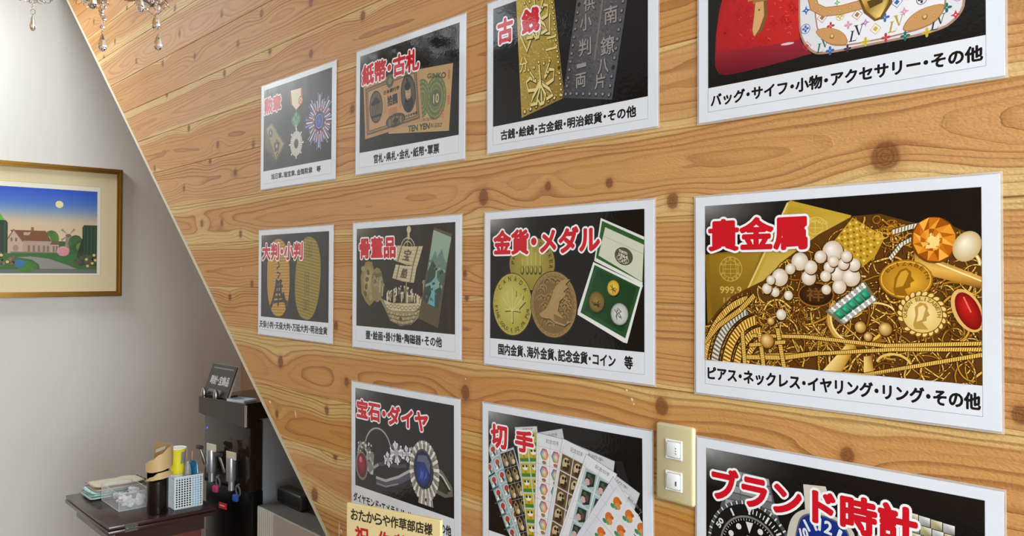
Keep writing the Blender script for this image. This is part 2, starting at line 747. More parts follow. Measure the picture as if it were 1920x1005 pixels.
M_wood = timber_material()
wall = structure(obj('wall_right', timber_wall(), M_wood))
structure(MB().box(XR, XE, 0, .1, 0, ZC).build('wall_front', M_paper, smooth=False))
# soffit of the stair behind the sloping edge, and the slim bead along that edge
za, zb_ = 0.02, ZC
sl = MB()
sl.quad((edge_x(za) + .03, .1, za), (edge_x(zb_) + .03, .1, zb_), (edge_x(zb_) + .03, YB, zb_), (edge_x(za) + .03, YB, za))
sl.quad((edge_x(za) + .08, .1, za), (edge_x(za) + .08, YB, za), (edge_x(zb_) + .08, YB, zb_), (edge_x(zb_) + .08, .1, zb_))
structure(sl.build('stair_soffit', mat('stair soffit', (176, 142, 104), .8), smooth=False))
dx, dz = edge_x(2.0) - edge_x(1.0), 1.0
ln = math.hypot(dx, dz)
nx_, nz_ = -dz / ln, dx / ln
a = Vector((edge_x(.0), 0, .0))
c = Vector((edge_x(ZC), 0, ZC))
w = .019
n = Vector((nx_, 0, nz_)) * w
tr = MB()
tr.prism([(a.x, a.z), (c.x, c.z), (c.x + n.x, c.z + n.z), (a.x + n.x, a.z + n.z)], .094, T(0, .003, 0))
structure(tr.build('trim_1', mat('cream edge bead', (214, 200, 172), .5), smooth=False))

# flush ceiling light panels
M_lit = mat('lit diffuser', (240, 246, 255), .5, emit=(226, 240, 255), estr=5.0)
M_dim = mat('dim diffuser', (240, 246, 255), .5, emit=(226, 240, 255), estr=2.2)
for x, y, a_, b_, m_, lb in ((-4.18, -1.0, .27, .32, M_lit, 'flat white ceiling light panel close to the far wall'), (-3.95, -2.25, .45, .24, M_dim, 'flat white ceiling light panel over the middle of the room')):
    clp = thing('ceiling_light', lb, 'ceiling light', (x, y, ZC), 0, 'ceiling light panels')
    MB().box(-a_ - .02, a_ + .02, -b_ - .02, b_ + .02, -.06, -.0005).build('housing', M_ceil, clp, smooth=False)
    MB().box(-a_, a_, -b_, b_, -.066, -.06).build('diffuser', m_, clp, smooth=False)

# pale scuffs left on the planks
sc = MB()
for x, z, w_, h_, a_ in ((-2.166, 1.131, .016, .006, -.5), (-2.016, 1.117, .006, .020, .3), (-1.787, .862, .005, .05, 0), (-1.778, .86, .008, .012, .4), (-2.366, 1.51, .006, .004, 0), (-2.366, 1.503, .005, .003, 0),
                         (-1.295, 1.282, .004, .004, .2), (-.873, 1.305, .005, .004, 0), (-.862, 1.291, .005, .006, .5), (-.858, 1.284, .004, .004, 0), (-.533, 1.32, .005, .006, .4), (-1.185, 1.55, .003, .003, 0)):
    r_ = random.Random(int(x * -1000))
    pts = []
    for k in range(8):
        t = 2 * PI * k / 8
        q = r_.uniform(.7, 1.1) / 2
        u, v = w_ * q * math.cos(t), h_ * q * math.sin(t)
        pts.append((x + u * math.cos(a_) - v * math.sin(a_), -.0003, z + u * math.sin(a_) + v * math.cos(a_)))
    sc.bm.faces.new([sc.bm.verts.new(q) for q in pts])
so = sc.build('scuff_marks', mat('pale scuff', (236, 220, 198), .7), wall, smooth=False)
so['kind'] = 'structure'

# ------------------------------------------------------------------ laminated posters
PX0, PY0, PX1, PY1 = 20.0, 16.8, 401.5, 249.2
RED, WHITE, BLACK = (204, 22, 38), (240, 240, 242), (24, 24, 26)
CLIP = (PX0, PY0, PX1, PY1)
M_sheet = mat('laminated white paper', (226, 231, 238), .10, spec=.5)
wave_bump(M_sheet.node_tree, M_sheet.node_tree.nodes['Principled BSDF'], .12)
M_film = mat('clear laminate edge', (232, 232, 232), .12, spec=.6, alpha=.32)


def backdrop(A, base=(19, 19, 21), light=(168, 168, 166)):
    def fn(u, v):
        k = max(0.0, 1 - math.hypot(u * 1.5, v * 2.4) / .62) ** 1.5
        return tuple(b + (l - b) * k for b, l in zip(base, light))
    A.gradgrid(PX0, PY0, PX1, PY1, fn, 24, 16)
    A.up(2)
    A.clip = CLIP


def wobble(pts, amp, seed):
    r = random.Random(seed)
    return [(x + r.uniform(-amp, amp), y + r.uniform(-amp, amp)) for x, y in pts]


def coin(A, cx, cy, rx, ry, hi, mid, lo, beads=48):
    A.ell(cx, cy, rx, ry, lo, n=48).up()
    A.grad(cx, cy, rx * .97, ry * .97, hi, mid, n=40, off=(-rx * .15, -ry * .2)).up()
    A.outline(cx, cy, rx * .955, ry * .955, .9, hi, n=48).up()
    for i in range(beads):
        t = 2 * PI * i / beads
        A.ell(cx + rx * .9 * math.cos(t), cy + ry * .9 * math.sin(t), .75, .85, lo if i % 2 else hi, n=6)
    A.up()


def ring_text(A, s, cx, cy, rx, ry, a0, a1, c, h=7.0, wd=5.0):
    n = len(s)
    for i, ch in enumerate(s):
        if ch == ' ':
            continue
        t = a0 + (a1 - a0) * i / max(n - 1, 1)
        x, y = cx + rx * math.cos(t), cy + ry * math.sin(t)
        nx, ny = math.cos(t), math.sin(t)
        sgn = 1 if a1 > a0 else -1
        k_ = .28 if ch in 'I1' else 1
        tx, ty = -ny * sgn * wd / 2 * k_, nx * sgn * wd / 2 * k_
        ux, uy = nx * sgn * h / 2, ny * sgn * h / 2
        A.text(ch, [(x - tx + ux, y - ty + uy), (x + tx + ux, y + ty + uy), (x + tx - ux, y + ty - uy), (x - tx - ux, y - ty - uy)], c, .25, 4)
    A.up()


# ---- war medals
def art_medals(A):
    backdrop(A, (27, 27, 28), (120, 122, 118))
    for x, w in ((38, 10), (62, 6), (150, 9), (168, 4), (262, 12), (296, 5)):  # streaks reflected in the film, put into the ink as lighter bands
        A.rect(x, PY0, x + w, PY1, (38, 38, 40))
    A.up()
    A.poly([(28, 127), (34, 183), (100, 227), (103, 232), (40, 192), (31, 178)], (112, 96, 62)).up()
    A.poly([(29, 126), (70, 115), (151, 184), (101, 228), (33, 182)], (96, 84, 58)).up()
    q = [(36, 128), (69, 119), (143, 183), (100, 221)]
    A.poly(q, (150, 137, 100)).up()
    for (cx, cy, r) in ((63, 144, 15), (101, 184, 21), (105, 210, 9)):
        for k in range(5):
            t = 2 * PI * k / 5 - PI / 2
            A.ell(cx + r * .55 * math.cos(t), cy + r * .55 * math.sin(t), r * .36, r * .36, (58, 52, 40), n=14)
        A.up()
        A.ell(cx, cy, r * .30, r * .30, (170, 155, 115), n=12).up()
    # ribbon and rosette
    rb = [(174, 42), (250, 43), (250, 84), (214, 101), (182, 76)]
    A.poly(rb, (166, 54, 48)).up()
    A.poly([(182, 42), (240, 43), (240, 86), (214, 98), (190, 80)], (226, 217, 184)).up()
    A.ell(238, 76, 12, 12, (196, 70, 58)).up()
    for k in range(6):
        A.ell(238 + 6 * math.cos(k * PI / 3), 76 + 6 * math.sin(k * PI / 3), 3.4, 3.4, (226, 180, 150), n=10)
    A.up()
    A.line([(213, 99), (213, 108)], 4, (200, 190, 170)).up()
    # paulownia leaves in green enamel
    for dx, dy, r in ((0, -8, 13), (-14, 2, 12), (14, 2, 12), (-6, 12, 9), (7, 12, 9), (0, 2, 12)):
        A.ell(213 + dx, 122 + dy, r, r, (60, 122, 84), n=16)
    A.up()
    for dx, dy in ((0, -10), (-12, 0), (12, 0), (-5, 10), (6, 10)):
        A.ell(213 + dx, 122 + dy, 4, 6, (112, 170, 130), n=10)
    A.up()
    A.rect(211, 138, 217, 152, (210, 210, 205)).up()
    # white rayed star
    for k in range(32):
        t = 2 * PI * k / 32
        r = 41 if k % 4 == 0 else 34
        A.poly([(216 + 12 * math.cos(t - .1), 190 + 12 * math.sin(t - .1)), (216 + r * math.cos(t - .07), 190 + r * math.sin(t - .07)),
                (216 + r * math.cos(t + .07), 190 + r * math.sin(t + .07)), (216 + 12 * math.cos(t + .1), 190 + 12 * math.sin(t + .1))], (222, 220, 210))
    A.up()
    A.ell(216, 190, 18, 18, (196, 190, 172)).up()
    A.ell(216, 190, 12, 13, (70, 48, 40)).up()
    # the large star with violet rays
    cx, cy = 340, 145
    for k in range(48):
        t = 2 * PI * k / 48 + .03
        r = (74 if k % 6 in (0, 1, 5) else 60) * (1 if k % 2 else .93)
        c = ((226, 222, 224), (120, 110, 186), (236, 232, 230), (150, 140, 200))[k % 4]
        A.poly([(cx + 30 * math.cos(t - .05), cy + 30 * math.sin(t - .05)), (cx + r * math.cos(t - .034), cy + r * math.sin(t - .034)),
                (cx + r * math.cos(t + .034), cy + r * math.sin(t + .034)), (cx + 30 * math.cos(t + .05), cy + 30 * math.sin(t + .05))], c)
    A.up()
    for k in range(8):
        t = 2 * PI * k / 8 + .2
        A.line([(cx + 30 * math.cos(t), cy + 30 * math.sin(t)), (cx + 47 * math.cos(t), cy + 47 * math.sin(t))], 6, (176, 48, 76))
    A.up()
    A.ell(cx, cy, 34, 34, (96, 84, 120)).up()
    for k in range(24):
        t = 2 * PI * k / 24
        A.ell(cx + 30 * math.cos(t), cy + 30 * math.sin(t), 3, 3, (206, 200, 210) if k % 2 else (150, 60, 90), n=8)
    A.up()
    A.ell(cx, cy, 24, 24, (58, 52, 74)).up()
    A.grad(cx, cy, 18, 18, (92, 104, 196), (48, 56, 140)).up()
    A.outline(cx, cy, 18, 18, 2, (170, 170, 190)).up()


# ---- old banknotes
def art_notes(A):
    backdrop(A, (22, 22, 24), (150, 152, 150))
    # the green ten behind
    A.T = quadmap([(246, 88), (381, 97), (369, 237), (142, 217)])
    A.poly([(0, 0), (1, 0), (1, 1), (0, 1)], (190, 156, 108)).up()
    A.T = None
    for cx, cy, rx, ry in ((322, 160, 36, 47), (272, 155, 30, 42)):
        A.ell(cx, cy, rx, ry, (116, 124, 78)).up()
        for k in range(7):
            A.outline(cx, cy, rx * (1 - k * .12), ry * (1 - k * .12), 1.2, (160, 158, 106) if k % 2 else (82, 98, 62))
        A.up()
        for k in range(18):
            t = 2 * PI * k / 18
            A.outline(cx + rx * .84 * math.cos(t), cy + ry * .84 * math.sin(t), 6, 6, 1.0, (92, 108, 66), n=12)
        A.up()
    A.ell(322, 161, 17, 19, (86, 104, 72)).up()
    A.text('10', (314, 153, 333, 172), (206, 190, 140), .5, 6).up()
    A.text('GINKO', [(292, 104), (357, 112), (356, 124), (291, 114)], (64, 76, 52), .6, 6)
    A.text('TEN YEN', [(222, 209), (302, 212), (300, 224), (222, 222)], (64, 76, 52), .9, 6)
    A.text('IN GOLD', [(306, 214), (346, 217), (344, 225), (305, 223)], (64, 76, 52), .3, 4)
    A.text('ABLE IN SILVER', [(252, 198), (318, 201), (317, 207), (251, 205)], (64, 76, 52), .2, 4).up()
    for x, y, w in ((368, 118, 6), (367, 172, 7), (344, 196, 14)):
        for k in range(4):
            A.line([(x - w / 2 + k * w / 3, y - 9), (x - w / 2 + k * w / 3, y + 9)], 1.2, (190, 96, 74))
            A.line([(x - w / 2, y - 9 + k * 6), (x + w / 2, y - 9 + k * 6)], 1.1, (190, 96, 74))
    A.up()
    # the front note
    A.T = quadmap([(35, 91), (258, 76), (275, 205), (45, 219)])
    A.poly([(0, 0), (1, 0), (1, 1), (0, 1)], (186, 142, 100)).up()
    for a, b, c in ((.035, .06, (84, 76, 62)), (.06, .095, (176, 136, 96)), (.07, .115, (96, 88, 70)), (.085, .135, (190, 148, 106))):
        A.poly([(a, b), (1 - a, b), (1 - a, 1 - b), (a, 1 - b)], c).up()
    for k in range(40):
        A.outline(.05 + .9 * k / 39, .085, .014, .03, .005, (150, 120, 86), n=8)
        A.outline(.05 + .9 * k / 39, .915, .014, .03, .005, (150, 120, 86), n=8)
    for k in range(20):
        A.outline(.05, .1 + .8 * k / 19, .014, .03, .005, (150, 120, 86), n=8)
        A.outline(.95, .1 + .8 * k / 19, .014, .03, .005, (150, 120, 86), n=8)
    A.up()
    A.ell(.225, .47, .125, .30, (64, 60, 50)).up()
    A.ell(.225, .47, .11, .27, (104, 94, 76)).up()
    A.poly([(.13, .40), (.225, .28), (.32, .40), (.30, .42), (.15, .42)], (46, 44, 38))
    A.rect(.155, .42, .295, .62, (62, 58, 48)).up()
    for k in range(5):
        A.rect(.165 + k * .027, .43, .175 + k * .027, .62, (136, 120, 94))
    A.rect(.13, .62, .32, .66, (48, 44, 38)).up()
    A.ell(.80, .44, .125, .34, (52, 52, 46)).up()
    A.ell(.80, .44, .108, .30, (88, 82, 70)).up()
    A.ell(.80, .62, .075, .13, (40, 40, 38)).up()
    A.ell(.80, .43, .046, .13, (186, 154, 120)).up()
    A.ell(.80, .315, .05, .075, (28, 28, 28))
    A.rect(.785, .18, .815, .30, (30, 30, 30)).up()
    A.line([(.782, .42), (.794, .415)], .008, (40, 36, 32))
    A.line([(.806, .415), (.818, .42)], .008, (40, 36, 32))
    A.line([(.79, .50), (.81, .50)], .008, (60, 48, 42))
    A.poly([(.785, .53), (.815, .53), (.80, .62)], (46, 42, 38)).up()
    A.text('日本銀行券', (.38, .24, .66, .31), (54, 50, 42), .003, 4)
    A.text('拾圓', (.44, .36, .61, .54), (50, 46, 40), .006, 6)
    for r_ in range(6):
        A.rect(.45, .60 + r_ * .03, .60, .612 + r_ * .03, (158, 92, 66))
    for c_ in range(2):
        for r_ in range(10):
            A.rect(.385 + c_ * .265, .36 + r_ * .03, .395 + c_ * .265, .378 + r_ * .03, (96, 78, 58))
    A.up()
    A.ell(.56, .83, .17, .12, (70, 66, 54)).up()
    for k in range(9):
        A.ell(.43 + k * .032, .82 + .03 * abs(k - 4) / 4, .022, .07, (130, 116, 88) if k % 2 else (92, 86, 68), n=12)
    A.up()
    A.ell(.56, .84, .05, .05, (56, 52, 44)).up()
    A.text('大日本帝国', (.73, .80, .93, .85), (56, 52, 44), .002, 4)
    A.ell(.50, .10, .07, .12, (96, 90, 76)).up()
    A.ell(.50, .10, .035, .06, (140, 128, 104)).up()
    A.T = None


# ---- old gold and silver bar coins
def art_bars(A):
    backdrop(A, (17, 18, 21), (120, 120, 118))
    g = quadmap([(86, 17), (184, 17), (214, 222), (102, 243)])
    A.T = g
    A.poly([(0, 0), (1, 0), (1, 1), (0, 1)], None, [(196, 170, 78), (176, 150, 62), (138, 112, 44), (168, 140, 64)]).up()
    r = random.Random(3)
    for k in range(500):
        u, v = r.random() * .92, r.random() * .95
        A.line([(u, v), (u + .03, v + .012)], .006, (214, 192, 100) if k % 2 else (134, 112, 44))
    A.up()
    ink, hi = (66, 54, 24), (228, 210, 136)
    for i in range(20):
        v = .03 + .94 * i / 19
        for u in (.955,):
            A.ell(u, v, .034, .018, ink, n=12)
            A.ell(u - .006, v - .003, .02, .011, hi, n=10)
    for i in range(7):
        A.ell(.09 + .14 * i, .965, .042, .022, ink, n=12)
        A.ell(.085 + .14 * i, .961, .026, .013, hi, n=10)
    A.up()

    def stroke(p, w=.03):
        A.line([(x + .012, y + .006) for x, y in p], w * 1.5, ink)
        A.up()
        A.line(p, w, hi)
        A.up()
    # fan-shaped paulownia crests, top and foot
    stroke([(.06, .30), (.22, .46), (.36, .36), (.58, .35), (.82, .39), (.86, .22)])
    for oy in (.02, .60):
        for s in (-1, 1):
            stroke([(.50, oy + .16), (.50 + s * .12, oy + .22), (.50 + s * .30, oy + .20), (.50 + s * .34, oy + .12), (.50 + s * .24, oy + .10), (.50 + s * .10, oy + .15)])
            stroke([(.50, oy + .18), (.50 + s * .20, oy + .27), (.50 + s * .26, oy + .33), (.50 + s * .12, oy + .34), (.50, oy + .20)])
            stroke([(.50 + s * .14, oy + .12), (.50 + s * .26, oy + .03)], .02)
        stroke([(.50, oy + .02), (.50, oy + .38)], .03)
        stroke([(.50, oy + .2), (.40, oy + .30), (.46, oy + .36), (.54, oy + .36), (.60, oy + .30), (.5, oy + .2)])
        for dx, dy in ((0, -.0), (-.12, .03), (.12, .03), (-.26, .03), (.26, .03), (-.2, .12), (.2, .12)):
            A.ell(.50 + dx, oy + dy, .034, .018, ink, n=10)
            A.ell(.495 + dx, oy + dy - .003, .022, .012, hi, n=10)
        A.up()
    A.T = None
    A.text('二', (168, 106, 196, 130), ink, .9, 6).up()
    A.text('二', (167, 105, 195, 129), hi, .4, 6).up()
    A.text('分', (97, 130, 119, 158), ink, .9, 6).up()
    A.text('分', (96, 129, 118, 157), hi, .4, 6).up()
    # the silver bar
    A.T = quadmap([(252, 17), (372, 17), (326, 243), (210, 222)])
    A.poly([(0, 0), (1, 0), (1, 1), (0, 1)], None, [(96, 92, 92), (78, 76, 80), (82, 84, 92), (58, 58, 64)]).up()
    for k in range(420):
        u, v = r.random() * .93, r.random() * .97
        A.line([(u, v), (u + .03, v + .01)], .006, (112, 106, 106) if k % 2 else (60, 58, 60))
    A.up()
    for i in range(15):
        v = .02 + .95 * i / 14
        for u in (.06, .93):
            A.ell(u, v, .034, .019, (40, 38, 42), n=12)
            A.ell(u - .006, v - .004, .022, .012, (136, 132, 134), n=10)
    for i in range(7):
        A.ell(.16 + .13 * i, .965, .034, .019, (40, 38, 42), n=12)
        A.ell(.154 + .13 * i, .961, .022, .012, (142, 140, 142), n=10)
    A.up()
    A.line([(.52, .0), (.54, .70)], .03, (120, 112, 104)).up()
    A.T = None
    for ch, x, y, s in (('供', 274, 66, 30), ('小', 266, 98, 32), ('判', 264, 141, 34), ('一', 256, 172, 26), ('両', 254, 198, 28),
                        ('南', 323, 98, 34), ('鐐', 316, 149, 36), ('八', 306, 182, 28), ('片', 299, 207, 28)):
        h = s * (.25 if ch == '一' else .88)
        A.text(ch, (x - s * .42 + .9, y - h / 2 + .9, x + s * .42 + .9, y + h / 2 + .9), (34, 32, 36), 1.0, 6).up()
        A.text(ch, (x - s * .42, y - h / 2, x + s * .42, y + h / 2), (150, 144, 140), .45, 6).up()


# ---- oval gold coins
def art_ovals(A):
    backdrop(A, (26, 19, 12), (112, 106, 96))
    for x, w in ((90, 9), (205, 12), (285, 8), (372, 14)):  # brown base and streaks put the film's reflected haze into the ink
        A.rect(x, PY0, x + w, PY1, (40, 31, 21))
    A.up()

    def oval(cx, cy, rx, ry, rot, mid, hi, lo):
        pts = []
        for i in range(56):
            t = 2 * PI * i / 56
            c, s = math.cos(t), math.sin(t)
            x, y = rx * math.copysign(abs(c) ** .85, c), ry * math.copysign(abs(s) ** .85, s)
            pts.append((cx + x * math.cos(rot) - y * math.sin(rot), cy + x * math.sin(rot) + y * math.cos(rot)))
        A.poly(pts, lo).up()
        A.poly([(cx + (x - cx) * .975, cy + (y - cy) * .985) for x, y in pts], mid).up()
        for i in range(52):
            v = -.94 + 1.88 * i / 51
            hw = (1 - abs(v) ** 2.35) ** (1 / 2.35) * .93
            p = []
            for u in (-1, -.5, 0, .5, 1):
                x, y = rx * hw * u, ry * v
                p.append((cx + x * math.cos(rot) - y * math.sin(rot), cy + x * math.sin(rot) + y * math.cos(rot)))
            A.line(p, 1.5, hi if i % 2 else lo)
        A.up()
    oval(125, 137, 68, 108, -.02, (188, 142, 48), (208, 164, 70), (152, 108, 34))
    oval(292, 137, 68, 110, .13, (150, 126, 34), (172, 148, 54), (116, 96, 22))
    ink = (44, 42, 44)
    A.poly([(58, 95), (100, 80), (96, 200), (72, 214)], (190, 140, 44)).up()
    for p, w in (([(124, 92), (132, 104), (116, 112)], 6), ([(118, 122), (138, 126), (122, 138)], 6), ([(112, 150), (150, 146)], 7), ([(106, 164), (154, 160)], 7),
                 ([(118, 142), (110, 172), (92, 206), (80, 222)], 12), ([(138, 142), (142, 178), (162, 200), (180, 206)], 12), ([(126, 150), (126, 216)], 8),
                 ([(112, 178), (148, 176)], 7), ([(106, 192), (150, 190)], 6), ([(92, 206), (160, 200)], 8), ([(156, 176), (176, 222)], 9)):
        A.line(p, w, ink)
    A.up()
    for cx, cy, w, h in ((300, 62, 26, 34), (288, 152, 20, 62), (284, 208, 30, 26)):
        A.line([(cx - w / 2, cy - h / 2), (cx + w / 2, cy - h / 2), (cx + w / 2, cy + h / 2), (cx - w / 2, cy + h / 2)], 2.2, (92, 78, 22), closed=True)
        for k in range(4):
            A.line([(cx - w / 3, cy - h / 3 + k * h / 4.5), (cx + w / 3, cy - h / 3 + k * h / 4.5 + 2)], 2, (100, 84, 26))
        A.line([(cx, cy - h / 2.5), (cx, cy + h / 2.5)], 2.2, (100, 84, 26))
    A.up()


# ---- antiques
def art_antiques(A):
    backdrop(A, (38, 28, 16), (120, 114, 100))
    for x, w in ((180, 20), (270, 12), (330, 16), (376, 14)):  # bands and base carry the film's brownish reflection as printed colour
        A.rect(x, PY0, x + w, PY1, (48, 36, 22))
    A.up()
    # vase
    A.poly([(58, 96), (88, 96), (92, 112), (108, 124), (112, 158), (100, 186), (78, 200), (60, 190), (42, 170), (38, 132), (46, 112), (56, 106)], (142, 122, 68)).up()
    A.grad(72, 140, 30, 46, (186, 166, 104), (132, 112, 62), n=20).up()
    for k in range(9):
        A.ell(48 + (k * 23) % 50, 112 + k * 8.5, 8, 6, (88, 80, 50) if k % 2 else (156, 146, 104), rot=k, n=12)
    A.up()
    A.ell(110, 150, 26, 40, (138, 120, 78)).up()
    for k in range(14):
        t = k * 2.4
        A.outline(112 + 14 * math.cos(t), 138 + 26 * math.sin(t * 1.3), 8, 10, 2, (160, 148, 112) if k % 2 else (86, 76, 50), n=12)
    A.up()
    bone, sh, dk = (198, 186, 148), (146, 132, 98), (90, 78, 54)
    # hull, carved
    A.poly([(112, 173), (140, 186), (172, 190), (262, 188), (282, 176), (308, 160), (296, 190), (278, 217), (248, 236), (206, 241), (166, 232), (143, 205)], sh).up()
    A.poly([(138, 184), (172, 192), (262, 190), (286, 178), (282, 192), (258, 206), (176, 208), (150, 202)], bone).up()
    for k in range(9):
        x = 152 + 15 * k
        A.outline(x, 199 - 1.5 * math.sin(k), 6, 4, 1.4, dk, n=12)
    for k in range(3):
        A.line([(150 + k * 6, 208 + k * 9), (180, 216 + k * 8), (240, 216 + k * 7), (282 - k * 10, 200 + k * 9)], 2.0, dk)
        A.line([(152 + k * 6, 210.5 + k * 9), (180, 218.5 + k * 8), (240, 218.5 + k * 7), (280 - k * 10, 203 + k * 9)], 1.6, bone)
    A.up()
    for k in range(30):
        u, v = (k % 10) / 9, k // 10
        x, y = 158 + 106 * u - (v * 4) * (u - .5) * 4, 212 + v * 9 + 5 * math.sin(PI * u)
        A.ell(x, y, 7, 4.6, dk, n=12)
        A.ell(x - .6, y - 1.2, 6, 3.4, (174, 160, 122) if k % 2 else (156, 142, 106), n=12)
    A.up()
    r = random.Random(9)
    for k in range(60):   # figures crowding the deck
        x = 150 + r.random() * 140
        y = 184 - r.random() * 26 * (1 - abs(x - 215) / 110)
        A.ell(x, y, 2.2, 7, (bone, sh, (206, 196, 168), dk)[k % 4], n=8)
        A.ell(x, y - 8, 2.2, 2.6, (206, 198, 172), n=8)
    A.up()
    for x, y, hgt in ((120, 168, 34), (132, 176, 26), (290, 172, 30), (300, 164, 24)):
        A.line([(x, y), (x + 3, y - hgt)], 3, bone)
        A.ell(x + 3, y - hgt, 6, 5, sh, n=10)
    A.line([(226, 188), (232, 24)], 4, sh)
    A.ell(236, 26, 8, 8, bone)
    A.rect(233, 34, 239, 48, bone).up()
    for k in range(3):
        A.outline(232, 66, 26 - k * 5, 22 - k * 4, 2.2, bone if k % 2 == 0 else dk, n=20)
    A.up()

    def sail(q, ch):
        A.T = quadmap(q)
        A.poly([(0, 0), (.5, .05), (1, 0), (1, 1), (.5, 1.06), (0, 1)], bone).up()
        for v in (.2, .4, .6, .8, .97):
            A.line([(0.02, v), (.5, v + .05), (.98, v)], .022, sh)
        for u in (.18, .82):
            A.line([(u, .02), (u + .01, 1)], .05, (112, 102, 74))
        A.up()
        A.text(ch, (.36, .22, .62, .84), (92, 82, 58), .02, 6).up()
        A.T = None
    sail([(192, 60), (289, 64), (268, 108), (176, 93)], '宝')
    sail([(186, 103), (267, 107), (256, 144), (172, 134)], '船')
    # hanging scroll
    A.poly([(330, 25), (391, 41), (344, 239), (273, 221)], (88, 78, 56)).up()
    A.T = quadmap([(327, 30), (389, 48), (345, 198), (291, 183)])
    A.poly([(0, 0), (1, 0), (1, 1), (0, 1)], None, [(152, 172, 150), (146, 170, 150), (120, 160, 152), (110, 156, 150)]).up()
    for pts, c in (([(.1, .42), (.28, .26), (.42, .34), (.62, .20), (.80, .30), (1, .36), (1, .46), (.1, .46)], (104, 130, 120)),
                   ([(0, .58), (.2, .40), (.45, .46), (.50, .60), (.3, .70), (0, .76)], (56, 72, 60)),
                   ([(.55, .52), (.8, .46), (1, .50), (1, .68), (.62, .62)], (74, 96, 84)),
                   ([(.0, .80), (.3, .74), (.42, .84), (.3, 1), (0, 1)], (50, 68, 58)), ([(.6, .78), (.9, .70), (1, .74), (1, 1), (.76, 1)], (54, 74, 64))):
        A.poly(pts, c)
        A.up()
    A.poly([(.52, .60), (.60, .62), (.50, .74), (.62, .86), (.74, 1), (.34, 1), (.48, .88), (.42, .76)], (86, 172, 184)).up()
    for k in range(26):
        A.ell(r.random() * .95, .4 + r.random() * .55, .045, .02, (44, 60, 50) if k % 2 else (92, 116, 100), n=8)
    A.up()
    A.T = None


